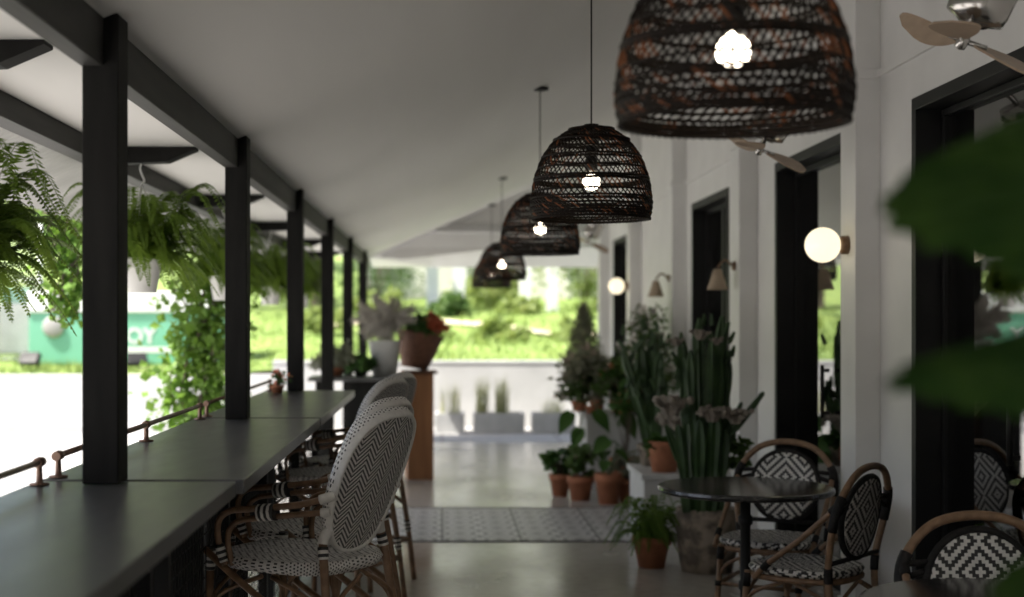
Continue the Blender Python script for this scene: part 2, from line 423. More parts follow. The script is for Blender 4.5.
for k, (a, c, h) in enumerate(DOORS):
    f = MB(); e = .004
    f.box(WX-.012, WX+.16, a+e, a+.06, .003, h-.06); f.box(WX-.012, WX+.16, c-.06, c-e, .003, h-.06); f.box(WX-.012, WX+.16, a+e, c-e, h-.0605, h-e)
    m_ = (a+c)/2
    zbars(f, a+.061, c-.061, .004, h-.062, .03, WX+.10, WX+.145)
    if k in (2, 3): f.box(WX+.101, WX+.144, m_-.035, m_+.035, .035, h-.095)
    d = inb(f.build('door', 'door_black', bevel=.003))
    for (y0, y1) in ([(a+.092, c-.092)] if k < 2 else [(a+.092, m_-.036), (m_+.036, c-.092)]):
        g = MB(); g.box(WX+.118, WX+.126, y0, y1, .036, h-.094); g.build('pane', 'pane_glass', d)
    hd = MB(); hd.tube([(WX+.06, m_-.0, .95), (WX+.06, m_-.0, 1.25)], .012); hd.box(WX+.06, WX+.1, m_-.008, m_+.008, .97, .99); hd.box(WX+.06, WX+.1, m_-.008, m_+.008, 1.21, 1.23); hd.build('handle', 'black_steel', d)
b = MB(); b.quad((WX+.2, FY0, 0.001), (6.5, FY0, .001), (6.5, WE, .001), (WX+.2, WE, .001)); b.quad((WX+.2, FY0, 3.0), (6.5, FY0, 3.0), (6.5, WE, 3.0), (WX+.2, WE, 3.0))
b.quad((6.5, FY0, 0), (6.5, WE, 0), (6.5, WE, 3), (6.5, FY0, 3)); b.quad((WX+.2, WE-.01, 0), (6.5, WE-.01, 0), (6.5, WE-.01, 3), (WX+.2, WE-.01, 3)); b.quad((WX+.2, FY0, 0), (6.5, FY0, 0), (6.5, FY0, 3), (WX+.2, FY0, 3))
inb(b.build('interior_wall', 'room_wall'))
b = MB(); b.box(WX, 6.8, FY0-.15, WE+.05, 3.75, 3.95); inb(b.build('roof', 'roof_tile'))
b = MB(); b.box(WX+.2, 6.6, WE, WE+.15, 0, 3.75); inb(b.build('gable_wall', 'white_paint'))

# veranda roof -----------------------------------------------------------
GY = 18.2
roof = empty('veranda_roof', (0, 7, 0), 0, 'white sloping veranda ceiling carried on dark beams, with corrugated eave', 'roof')
def inr(o): o.location = (0, -7, 0); o.parent = roof; return o
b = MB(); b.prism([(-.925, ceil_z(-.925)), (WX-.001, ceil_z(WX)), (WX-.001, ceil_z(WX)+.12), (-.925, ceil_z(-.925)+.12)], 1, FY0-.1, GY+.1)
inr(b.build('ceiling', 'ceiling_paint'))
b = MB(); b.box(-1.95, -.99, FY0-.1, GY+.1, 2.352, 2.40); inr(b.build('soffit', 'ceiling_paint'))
b = MB(); b.box(-.99, -.926, FY0, GY, 2.20, 2.335); b.box(-.985, -.9265, FY0, GY, 2.335, 2.42); inr(b.build('beam', 'beam_wood', bevel=.004))
b = MB(); b.box(-1.72, -1.62, FY0, GY, 2.255, 2.351); inr(b.build('eave_beam', 'beam_wood', bevel=.004))
# corrugated eave sheet
b = MB(); pr = None; n = int((GY-FY0)/.019)
for k in range(n+1):
    y = FY0+k*.019; z = .012*math.sin(k*math.pi/2+.4)
    q = [b.vert((-1.722, y, 2.345+z)), b.vert((-2.22, y, 2.12+z))]
    if pr: b.face([pr[0], q[0], q[1], pr[1]], None, 0, True)
    pr = q
inr(b.build('corrugated_sheet', 'corrugated'))
ARMS = [4.28, 6.88, 9.48, 12.05, 14.6, 17.1]
for y in ARMS:
    b = MB(); b.prism([(-1.62, 2.35), (-1.20, 2.35), (-1.20, 2.338), (-1.34, 2.278), (-1.62, 2.268)], 1, y-.05, y+.05)
    inr(b.build('hanger_arm', 'black_wood'))
# far gable: recessed triangle and header board
b = MB(); b.prism([(-.9, ceil_z(-.9)-.001), (WX+.0, ceil_z(WX)-.001), (WX+.0, 2.6), (-.5, 2.3)], 1, GY+.02, GY+.07); inr(b.build('gable_panel', 'ceiling_paint'))
b = MB(); xl = (2.67-CH-1.2145)/.414
b.prism([(-.60, 2.45), (WX-.001, 2.45), (WX-.001, 2.67), (xl, 2.67)], 1, GY-.0, GY+.018)
inr(b.build('header_board', 'white_paint'))
b = MB()
for (x0, x1, z0) in ((-.925, xl, None), (xl, WX+.3, 2.67)):
    za = 2.67 if z0 else ceil_z(x0)-.01
    b.quad((x0, GY-.05, za), (x1, GY-.05, 2.67), (x1, GY+.85, 2.23), (x0, GY+.85, 2.23)); b.quad((x0, GY-.05, za+.06), (x1, GY-.05, 2.73), (x1, GY+.85, 2.29), (x0, GY+.85, 2.29)); b.quad((x0, GY+.85, 2.23), (x1, GY+.85, 2.23), (x1, GY+.85, 2.29), (x0, GY+.85, 2.29))
inr(b.build('end_eave', 'white_paint'))

# posts ---------------------------------------------------------------------
POST_Y = [3.84, 6.38, 8.94, 11.48, 14.02, 16.7]
pl = ['black timber post nearest the camera, rising from the joint of the first two counter slabs', 'second black timber post, between two hanging ferns',
      'third black timber post, at the far end of the dark counter', 'fourth black timber post, beside the dark flower stand',
      'fifth black timber post, in front of the pampas plumes', 'farthest black timber post, below the white header']
for k, y in enumerate(POST_Y):
    b = MB(); z0 = 1.052 if k < 3 else 0
    X0, X1 = -.985, -.885
    b.prism([(X0, 1.052 if k < 3 else 0), (X1, 1.052 if k < 3 else 0), (X1, 2.345), (X0, 2.345)], 1, y, y+.12)
    if k < 3: b.box(X0+.01, X1-.01, y+.01, y+.11, 0, 1.0)
    tag(b.build('veranda_post', 'black_wood', bevel=.004), pl[k], 'post', 'black posts along the counter')

# low walls, planters, garden ------------------------------------------------
b = MB(); b.box(-40, -2.4, 20, 20.22, -.13, .73); tag(b.build('garden_wall', 'garden_white'), 'lower white garden wall on the left, behind the street side of the veranda', 'wall')
b = MB(); b.box(-2.4, 16, 20.0, 20.26, -.13, .90); b.box(-2.41, 16, 19.99, 20.27, .90, .93); tag(b.build('garden_wall', 'garden_white'), 'taller white garden wall closing the view at the end of the veranda', 'wall')
def blades(b, c, n, h, spread, wd=.006, lean=.25, seed=0):
    rr = random.Random(seed)
    for k in range(n):
        a = rr.random()*6.28; r = spread*math.sqrt(rr.random()); x, y = c[0]+r*math.cos(a), c[1]+r*math.sin(a); z = c[2]
        H = h*rr.uniform(.6, 1.05); l = H*lean*rr.random(); a2 = rr.random()*6.28; ux, uy = -math.sin(a2)*wd, math.cos(a2)*wd
        p0 = Vector((x, y, z)); p1 = Vector((x+l*.3*math.cos(a2), y+l*.3*math.sin(a2), z+H*.6)); p2 = Vector((x+l*math.cos(a2), y+l*math.sin(a2), z+H)); u = Vector((ux, uy, 0))
        i = [b.vert(q) for q in (p0-u, p0+u, p1+u*.8, p1-u*.8, p2)]
        b.face([i[0], i[1], i[2], i[3]]); b.face([i[3], i[2], i[4]])
b = MB(); b.box(-40, -3.3, 18.9, 19.1, -.05, .10); tag(b.build('kerb', 'concrete_box'), 'low grey kerb edging the pavement at the foot of the garden wall', 'kerb', kind='structure')
gl = ['leftmost grey trough, seen between the veranda posts', 'grey trough behind the wooden pedestal', 'grey trough right of the wooden pedestal', 'longest grey trough, in the middle of the far opening', 'grey trough partly behind the leafy plinth plants']
for k, (x0, x1, gh, gn) in enumerate([(-3.1, -2.2, .3, 60), (-1.0, -.2, .45, 60), (-.08, .32, .52, 60), (.44, 1.13, .58, 130), (1.24, 1.82, .28, 50)]):
    t = empty('planter_trough', ((x0+x1)/2, 19.1, -.02), 0, gl[k]+', with thin tall grasses', 'planter', 'grey troughs in front of the white wall')
    hw = (x1-x0)/2
    b = MB(); b.box(-hw, hw, -.2, -.16, 0, .27); b.box(-hw, hw, .16, .2, 0, .27); b.box(-hw, -hw+.04, -.16, .16, 0, .27); b.box(hw-.04, hw, -.16, .16, 0, .27); b.box(-hw+.04, hw-.04, -.16, .16, .0, .03)
    b.build('trough', 'concrete_box', t, bevel=.006)
    b = MB(); b.box(-hw+.041, hw-.041, -.159, .159, .03, .235); b.build('soil', 'soil', t)
    b = MB()
    for q in range(int(4*hw/.25)): blades(b, (-hw+.12+q*.125*(2*hw-.24)/max(.01, (2*hw-.24)) if 0 else random.Random(k*9+q).uniform(-hw+.1, hw-.1), 0, .23), gn//3, gh, .07, .005, .3, k*10+q)
    b.build('foliage', 'trough_grass', t)

def leafcloud(b, pts, size, rr, asp=.5, droop=.3):
    for p in pts:
        p = Vector(p); s = size*rr.uniform(.6, 1.3)
        d = Vector((rr.gauss(0, 1), rr.gauss(0, 1), rr.gauss(-droop, .6))).normalized(); u = d.cross(Vector((rr.gauss(0, 1), rr.gauss(0, 1), rr.gauss(0, 1)))).normalized()*s*asp*.5
        n_ = d.cross(u).normalized()*s*.12
        i = [b.vert(q) for q in (p, p+d*s*.5+u+n_, p+d*s, p+d*s*.5-u+n_)]
        b.face([i[0], i[1], i[2]]); b.face([i[0], i[2], i[3]])
def clumps(rr, c, rad, n, k, squash=1.0):
    """n points gathered in k clumps inside an ellipsoid"""
    out = []; c = Vector(c)
    cs = []
    for _ in range(k):
        v = Vector((rr.gauss(0, 1), rr.gauss(0, 1), rr.gauss(0, 1))).normalized()*rad*rr.uniform(.35, .95); v.z *= squash; cs.append((v, rad*rr.uniform(.22, .42)))
    for i in range(n):
        v, r = cs[rr.randrange(k)]; d = Vector((rr.gauss(0, 1), rr.gauss(0, 1), rr.gauss(0, 1))).normalized()*r*rr.random()**.4
        out.append(c+v+d)
    return out
def make_tree(seed, h, rad, n, label, leaf='tree_leaf', sz=.3):
    rr = random.Random(seed); t = empty('garden_tree', (0, 0, 0), 0, label, 'tree', 'trees behind the lawn')
    b = MB(); th = h*.45
    path = smooth([(0, 0, -.6), (rr.uniform(-.2, .2), rr.uniform(-.2, .2), th*.5), (rr.uniform(-.4, .4), rr.uniform(-.4, .4), th), (rr.uniform(-.5, .5), 0, h*.8)], 5)
    b.tube(path, [.16*(1-.8*i/(len(path)-1))*h/6 for i in range(len(path))], 8)
    for k in range(7):
        a = k*2.4+rr.random(); s = path[5+k % 8]; e = s+Vector((math.cos(a)*rad*.7, math.sin(a)*rad*.7, h*.22)); b.tube(smooth([s, s.lerp(e, .5)+Vector((0, 0, -.1)), e], 4), [.05*h/6*(1-.1*i) for i in range(9)], 5)
    b.build('trunk', 'bark', t)
    b = MB(); leafcloud(b, clumps(rr, (0, 0, h*.68), rad, n, 16, h*.33/rad), sz, rr, .6); b.build('crown', leaf, t)
    return t
TREES = [(-11.5, 31, 3.4, 1.7), (-8.2, 33, 3.8, 1.9), (-5.2, 36, 7.5, 3), (-2.9, 31.5, 5.5, 1.9), (4.9, 36.5, 7.0, 2.0), (6.2, 34, 7.2, 2.8), (9.5, 36, 8, 3.2), (-15, 34, 3.8, 2.0), (0.4, 52, 11, 4.2), (5.0, 50, 11, 4), (-6.5, 49, 9, 3.6), (-13, 50, 4.2, 2.4), (-20, 46, 4.2, 2.4), (12, 46, 11, 4), (7.5, 33, 4.5, 1.6)]
tl = ['bushy tree far left behind the wire fence', 'tall tree rising behind the teal kiosk', 'dense tree seen between the first two posts', 'small tree with dark trunk left of the far opening', 'tree right of the white house columns', 'broad tree behind the right end of the garden wall', 'tree at the far right behind the cafe corner', 'tree at the far left edge behind the fence', 'tall back-row tree behind the house, above its roof', 'back-row tree right of the house', 'back-row tree left of the house', 'back-row tree behind the kiosk', 'leftmost back-row tree', 'rightmost back-row tree', 'small tree behind the cafe corner, right of the house']
for k, (x, y, h, r) in enumerate(TREES):
    t = make_tree(100+k, h, r, 2200 if y < 40 else 1700, 'green '+tl[k], 'tree_leaf', .3 if y < 40 else .42); t.location = (x, y, terr(x, y))
# round clipped shrubs on the slope
SH = [(-.2, 25.2, .34), (1.0, 24.6, .42), (2.3, 25.4, .36), (.3, 29.8, .5), (1.7, 30.5, .5), (3.4, 29.2, .6), (-1.3, 29.5, .6), (4.4, 26.3, .6), (-2.2, 26.2, .5), (3.5, 34.4, 1.7), (1.2, 34.6, 1.25), (-1.7, 34.4, 1.7), (-4.6, 27.0, .8), (-7.6, 27.5, .9), (-8.6, 25.2, 1.3), (-6.8, 24.6, 1.0)]
sl_ = ['left of the pedestal basket', 'in front of the sandy path, centre', 'in front of the sandy path, right of centre', 'just above the sandy path, below the pendant lamps', 'largest above the path in the middle', 'above the path near the right columns', 'above the path at its left part', 'right end of the lawn near the cafe corner', 'behind the pampas bucket', 'at the foot of the right house column', 'between the house columns', 'at the foot of the left house column', 'behind the middle posts, right of the kiosk', 'behind the kiosk roof', 'behind the wire fence, largest', 'behind the wire fence, beside the kiosk']
for k, (x, y, r) in enumerate(SH):
    rr = random.Random(300+k); t = empty('round_shrub', (x, y, terr(x, y)-.05), 0, 'light green rounded shrub '+sl_[k], 'shrub', 'shrubs on the lawn')
    b = MB(); leafcloud(b, clumps(rr, (0, 0, r*.5), r, 1300, 9+k % 5, rr.uniform(.5, .9)), (.13, .17, .10)[k % 3], rr, .6); b.build('foliage', ('shrub_leaf', 'tree_leaf', 'shrub_leaf', 'bush_leaf')[k % 4], t)
    b = MB(); 
    for q in range(5): b.tube([(0, 0, -.1), (rr.uniform(-.3, .3)*r, rr.uniform(-.3, .3)*r, r*.7)], [.03, .012], 5)
    b.build('stem', 'bark', t)
# white house with columns
hs = empty('garden_house', (1.2, 36.0, terr(1.2, 36.0)-.3), 0, 'white house with square columns and dark windows half hidden by greenery', 'house')
b = MB(); b.box(-3.4, 3.8, 1.2, 6, 0, 4.2); b.build('wall', 'house_wall', hs)
for x in (-1.40, -.78, .80, 1.42):
    b = MB(); b.box(x-.14, x+.14, -3.0, -2.72, -.4, 4.0); b.box(x-.2, x+.2, -3.06, -2.66, 3.9, 4.0); b.build('column', 'white_paint', hs)
b = MB(); b.box(-3.6, 4.0, .9, 6.3, 4.2, 4.35); b.prism([(-3.9, 4.35), (4.3, 4.35), (.2, 6.2)], 1, .8, 6.4); b.box(-1.7, 1.7, -3.0, -2.75, 4.001, 4.15); b.build('roof', 'roof_tile', hs)
for x in (-2.6, -.1, 2.6):
    f = MB(); f.box(x-.5, x+.5, 1.12, 1.2, .8, 2.6); fo = f.build('window', 'white_paint', hs)
    g = MB(); g.box(x-.42, x+.42, 1.10, 1.118, .88, 2.52); g.build('pane', 'green_reflection_pane', fo)
# teal kiosk
kz = terr(-5, 22.3)-.02
ki = empty('teal_kiosk', (-5.0, 22.3, kz), 0, 'mint green kiosk with white roof band and white lettering beside the fence', 'kiosk')
b = MB(); b.box(-1.42, 1.75, -.5, 1.0, .0, .80); b.build('body', 'teal', ki, bevel=.01)
b = MB(); b.box(-1.45, 1.78, -.53, 1.03, .80, 1.13); b.build('roof_band', 'white_plastic', ki, bevel=.02)
b = MB(); b.lathe([(.0001, 0), (.17, 0), (.17, .03), (.13, .05), (.0001, .05)], 24, (-1.03, -.501, .58), axis=(0, -1, 0)); b.build('round_vent', 'grey_disc', ki)
b = MB(); b.box(-2.0, -1.46, -.2, .5, .15, .95); b.box(-1.95, -1.65, -.15, .4, .95, 1.2, 1); b.build('side_tank', ['white_plastic', 'teal'], ki, bevel=.03)
b = MB(); b.box(-.35, 1.3, -.505, -.5005, .18, .27); b.build('stripe', 'white_plastic', ki)
def text_mesh(s, size, parent, loc, rot, m, name='lettering', ext=.004):
    cu = bpy.data.curves.new('tmp', 'FONT'); cu.body = s; cu.size = size; cu.extrude = ext; cu.offset = .008; cu.align_x = 'LEFT'
    to = bpy.data.objects.new('tmp', cu); C.objects.link(to)
    dg = bpy.context.evaluated_depsgraph_get(); me = bpy.data.meshes.new_from_object(to.evaluated_get(dg)); bpy.data.objects.remove(to)
    me.materials.clear(); me.materials.append(M[m]); o = bpy.data.objects.new(name, me); C.objects.link(o); o.parent = parent; o.location = loc; o.rotation_euler = rot; return o
text_mesh('SOY', .33, ki, (-.06, -.503, .33), (R(90), 0, 0), 'white_plastic')
# black floodlights on the lawn in front of the kiosk
for k, px in enumerate((30, 137)):
    X = (px-VX)*20.9/F; z = terr(X, 20.9)
    t = empty('floodlight', (X, 20.9, z), R(20 if k else -15), ('black garden floodlight on the grass left of the nearest post' if k == 0 else 'black garden floodlight on the grass right of the nearest post, below the lettering'), 'floodlight', 'floodlights on the lawn')
    b = MB(); mt = Matrix.Translation((0, 0, .17)) @ Matrix.Rotation(R(-35), 4, 'X'); b.box(-.15, .15, -.05, .05, -.1, .1, 0, mt); b.box(-.13, .13, .05, .08, -.08, .08, 0, mt); b.build('housing', 'black_steel', t, bevel=.01)
    b = MB(); b.tube([(-.16, 0, .17), (-.16, 0, .02), (.16, 0, .02), (.16, 0, .17)], .012, 6); b.tube([(0, 0, .02), (0, 0, -.1)], .015, 6); b.build('bracket', 'black_steel', t)
# chain-link fence at far left
t = empty('wire_fence', (-7.5, 22.0, terr(-7.5, 22)), 0, 'pale chain link fence with round posts at the far left', 'fence')
for x in (-1.6, .45, 1.2):
    b = MB(); b.tube([(x, 0, -.2), (x, 0, 2.2)], .035, 8); b.build('post', 'fence_wire', t)
b = MB()
for z in (.05, 1.3, 2.15): b.tube([(-1.6, 0, z), (1.2, 0, z)], .02, 6)
b.build('rail', 'fence_wire', t)
b = MB()
for k in range(-26, 36):
    for s in (1, -1):
        x0 = k*.08; x1 = x0+s*2.1; a, c = (x0, .05), (x1, 2.15)
        lo, hi = -1.6, 1.2
        t0 = 0; t1 = 1
        for lim, sg in ((lo, 1), (hi, -1)):
            d0 = (a[0]-lim)*sg; d1 = (c[0]-lim)*sg
            if d0 < 0 and d1 < 0: t0, t1 = 1, 0
            elif d0 < 0: t0 = max(t0, d0/(d0-d1))
            elif d1 < 0: t1 = min(t1, d0/(d0-d1))
        if t1-t0 > .02:
            pa = Vector((a[0]+(c[0]-a[0])*t0, .006*s, a[1]+2.1*t0)); pc = Vector((a[0]+(c[0]-a[0])*t1, .006*s, a[1]+2.1*t1)); b.tube([pa, pc], .004, 4, caps=False)
b.build('mesh', 'fence_wire', t)

# ------------------------------------------------------------------ COUNTER
SLABS = [(1.2, 3.925, 'nearest charcoal bar counter slab, cut off by the lower left corner'), (3.975, 6.475, 'middle charcoal bar counter slab, where the nearest woven stools stand'), (6.525, 9.09, 'farthest charcoal bar counter slab, with a green reflection')]
for k, (a, c, lb) in enumerate(SLABS):
    t = empty('bar_counter', (-.85, (a+c)/2, 0), 0, lb, 'bar counter', 'charcoal counter slabs'); L = (c-a)/2
    xin = .29 if k else .275
    b = MB(); b.box(-.285, xin, -L, L, 1.007, 1.05); b.build('counter_top', 'counter_stone', t, bevel=.004)
    for y in ([-L+.1, 0, L-.1]):
        b = MB(); b.box(.02, .06, y-.02, y+.02, 0, 1.006); b.box(-.22, .02, y-.02, y+.02, .96, 1.006); b.build('leg', 'black_steel', t)
    b = MB()
    for z in (.08, .96): b.box(.03, .05, -L+.12, L-.12, z-.012, z+.012)
    z = .12
    while z < .95: b.tube([(.04, -L+.08, z), (.04, L-.08, z)], .0022, 4, caps=False); z += .05
    y = -L+.12
    while y < L-.1: b.tube([(.0445, y, .08), (.0445, y, .96)], .0022, 4, caps=False); y += .05
    b.build('wire_mesh', 'black_steel', t)
    b = MB(); b.box(-.262, -.244, -L+.02, L-.02, .16, 1.0); b.build('back_panel', 'black_wood', t)
    rl = empty('pipe_rail', (-1.10, (a+c)/2, 1.05), 0, ['bronze pipe rail along the nearest counter slab', 'bronze pipe rail along the middle counter slab', 'bronze pipe rail along the farthest counter slab'][k], 'rail', 'pipe rails on the counter edge')
    e0, e1 = -L+.03, L-.07
    b = MB(); b.tube([(0, e0, .063), (0, e1, .063)], .009, 10); b.build('pipe', 'copper', rl)
    for y in (e0+.02, 0, e1-.02):
        b = MB(); b.lathe([(.027, 0), (.027, .005), (.010, .007), (.008, .05), (.014, .054), (.0155, .063), (.014, .072), (.0001, .078)], 14, (0, y, .001)); b.tube([(0, y-.028, .063), (0, y+.026, .063)], .0135, 10); b.build('stanchion', 'copper', rl)

# ------------------------------------------------------------------ PENDANT LAMPS
def shade_r(t):      # t 0 at crown, 1 at rim ; radius, z below crown
    a = t*1.0
    if a < .72:
        th = a/.72*math.pi/2*.93; return .025+.222*math.sin(th)/math.sin(math.pi/2*.93), -.29*(1-math.cos(th))/(1-math.cos(math.pi/2*.93))
    k = (a-.72)/.28; return .247+.004*math.sin(k*math.pi)-.006*k*k, -.29-.085*k
def make_pendant():
    t = empty('pendant_lamp', (0, 0, 0), 0, '', 'pendant lamp', 'woven pendant lamps in a row'); rr = random.Random(4)
    s = MB(); NB = 13; rows = [i/NB for i in range(NB+1)]
    for i, q in enumerate(rows):
        r, z = shade_r(q)
        thick = .0062 if i in (0, 4, 8, NB) else .0046
        for dz in ((-.006, .006) if i % 2 == 0 or i == NB else (0,)):
            s.tube([((r+rr.uniform(-.0008, .0008))*math.cos(a), (r+rr.uniform(-.0008, .0008))*math.sin(a), z+dz+rr.uniform(-.0008, .0008)) for a in [2*math.pi*k/56 for k in range(56)]], thick, 5, closed=True)
    for i in range(NB):
        q0, q1 = rows[i], rows[i+1]; n = int(20+46*min(1, (i+1)/5)); lean = .15
        for k in range(n):
            a = 2*math.pi*k/n+rr.uniform(-.01, .01); pts = []
            for m_ in range(3):
                q = q0+(q1-q0)*m_/2; r, z = shade_r(q); an = a+lean*(m_/2)+rr.uniform(-.004, .004); rr_ = r+.003*math.sin(m_*math.pi/2); pts.append((rr_*math.cos(an), rr_*math.sin(an), z))
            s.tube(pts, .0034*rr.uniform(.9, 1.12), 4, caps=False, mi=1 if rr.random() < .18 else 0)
            if rr.random() < .10:
                pts = [(shade_r(q0+(q1-q0)*m_/2)[0]*math.cos(a-lean*.9*(m_/2)), shade_r(q0+(q1-q0)*m_/2)[0]*math.sin(a-lean*.9*(m_/2)), shade_r(q0+(q1-q0)*m_/2)[1]) for m_ in range(3)]
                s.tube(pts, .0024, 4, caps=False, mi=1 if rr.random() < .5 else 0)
    sh = s.build('lamp_shade', ['shade_cane', 'shade_cane_glint'], t)
    r = MB()      # little loops round the rim
    rz = shade_r(1)
    for k in range(84):
        a = 2*math.pi*k/84; r.tube([(rz[0]*math.cos(a), rz[0]*math.sin(a), rz[1]+.004), ((rz[0]+.004)*math.cos(a+.02), (rz[0]+.004)*math.sin(a+.02), rz[1]-.012), ((rz[0]-.004)*math.cos(a+.05), (rz[0]-.004)*math.sin(a+.05), rz[1]-.004)], .0028, 4)
    r.build('rim', 'shade_cane', sh)
    c = MB(); c.tube([(0, 0, 0), (0, 0, .655)], .0035, 6); c.build('cord', 'black_steel', t)
    c = MB(); c.lathe([(.0001, .668), (.055, .668), (.055, .652), (.03, .645), (.0001, .645)], 20); c.build('canopy', 'black_steel', t)
    c = MB(); c.lathe([(.0001, .012), (.028, .01), (.03, -.02), (.02, -.13), (.026, -.135), (.026, -.185), (.0001, -.185)], 14); c.build('socket', 'black_steel', t)
    c = MB(); c.lathe([(.0001, -.266), (.022, -.258), (.033, -.247), (.0365, -.232), (.033, -.214), (.018, -.198), (.0001, -.1855)], 18); c.build('bulb', 'bulb_glow', t)
    return t
p0 = make_pendant()
LAMPY = [3.0, 5.83, 8.85, 14.4, 17.7]
LL = ['nearest and largest woven black cane pendant lamp, cut off by the top of the picture', 'second woven black cane pendant lamp, in sharp focus', 'third woven cane pendant lamp, partly behind the sharp one', 'fourth woven cane pendant lamp, low in front of the far opening', 'farthest woven cane pendant lamp, hidden behind the fourth with only cord and bulb showing']
for k, y in enumerate(LAMPY):
    loc = (.626 if k < 4 else .640, y, 2.308)
    if k == 0: p0.location = loc; p0['label'] = LL[0]
    else: dup(p0, loc, k*1.3, LL[k])

# ------------------------------------------------------------------ WALL LAMPS
for k, y in enumerate((6.815, 14.825)):
    t = empty('globe_lamp', (WX-.12, y, 1.87), 0, ['lit cream glass globe wall lamp near the right, on the pilaster beside the open door', 'smaller looking lit globe wall lamp far down the wall, above the leafy plants'][k], 'wall lamp', 'globe wall lamps')
    b = MB(); b.lathe([(.045, -.001), (.045, -.03), (.03, -.045), (.0001, -.045)], 18, axis=(1, 0, 0)); b.build('mount', 'rattan_dark', t)
    b = MB(); b.sphere((-.122, 0, 0), .086, 24, 14); b.build('globe', 'globe_glow', t)
for k, y in enumerate((9.42, 12.12)):
    t = empty('cone_sconce', (WX-.12, y, 1.82), 0, ['linen cone shade wall sconce nearer the camera, beside the third door', 'linen cone shade wall sconce farther off, above the tall plants'][k], 'wall sconce', 'cone shade sconces')
    b = MB(); b.lathe([(.03, -.001), (.03, -.02), (.0001, -.02)], 14, (0, 0, .05), axis=(1, 0, 0)); b.tube(smooth([(-.02, 0, .05), (-.07, 0, .09), (-.12, 0, .04)], 5), .008, 6); b.build('arm', 'rattan_dark', t)
    b = MB(); b.lathe([(.025, .03), (.07, -.11), (.066, -.11), (.022, .027)], 20, (-.12, 0, 0)); b.build('lamp_shade', 'linen', t)

# ------------------------------------------------------------------ FANS
def make_fan():
    t = empty('wall_fan', (0, 0, 0), 0, '', 'fan', 'small wall fans'); ax = Vector((.40, -.17, .90)).normalized()
    hub = Vector((0, 0, 0))
    b = MB(); b.lathe([(.0001, .05), (.04, .05), (.055, .06), (.085, .07), (.09, .10), (.09, .165), (.082, .17), (.082, .18), (.09, .185), (.085, .235), (.0001, .24)], 24, hub, axis=ax); b.build('motor', 'chrome', t)
    b = MB(); b.lathe([(.0001, -.03), (.016, -.024), (.02, 0), (.014, .02), (.012, .05), (.0001, .051)], 14, hub, axis=ax); b.build('hub', 'chrome', t)
    e = ax.cross(Vector((0, 1, 0))).normalized(); f = ax.cross(e).normalized()
    if e.x < 0: e = -e
    if f.y < 0: f = -f
    for a in (4, 124, 244):
        d = e*math.cos(R(a))+f*math.sin(R(a)); u = ax.cross(d).normalized()
        b = MB(); pr = None
        for k in range(12):
            s = k/11; wd = .018+.048*math.sin(min(1, s*1.15)*math.pi*.62) if s < .97 else .035
            wd *= math.sqrt(max(.0, 1-max(0, (s-.75)/.25)**2)) if s > .75 else 1
            p = d*(.035+.215*s); tw = ax*.35*wd
            row = [b.vert(p+(u*wd+tw)*sg+ax*z) for sg in (-1, 1) for z in (-.003, .003)]
            if pr: 
                for i, j in ((0, 1), (1, 3), (3, 2), (2, 0)): b.face([pr[i], pr[j], row[j], row[i]])
            else: b.face([row[0], row[1], row[3], row[2]])
            pr = row
        bl = b.build('blade', 'fan_wood', t)
        c = MB(); c.tube([d*.012, d*.075+ax*.007], .008, 6); c.build('blade_holder', 'chrome', bl)
    b = MB(); b.tube(smooth([ax*.22, ax*.29+Vector((.03, 0, 0)), Vector((.33, .0, .33)), Vector((.425, 0, .33))], 5), .014, 8); b.lathe([(.05, 0), (.05, -.02), (.0001, -.02)], 16, (.4285, 0, .33), axis=(1, 0, 0)); b.build('arm', 'chrome', t)
    return t
f0 = make_fan()
for k, y in enumerate((4.165, 6.82, 14.83)):
    lb = ['nearest chrome wall fan with wooden blades, in the upper right corner', 'chrome wall fan with a wooden blade just below the largest pendant shade', 'small distant chrome wall fan above the far globe lamp'][k]
    loc = (1.553, y, 2.335)
    if k == 0: f0.location = loc; f0['label'] = lb
    else: dup(f0, loc, 0, lb)

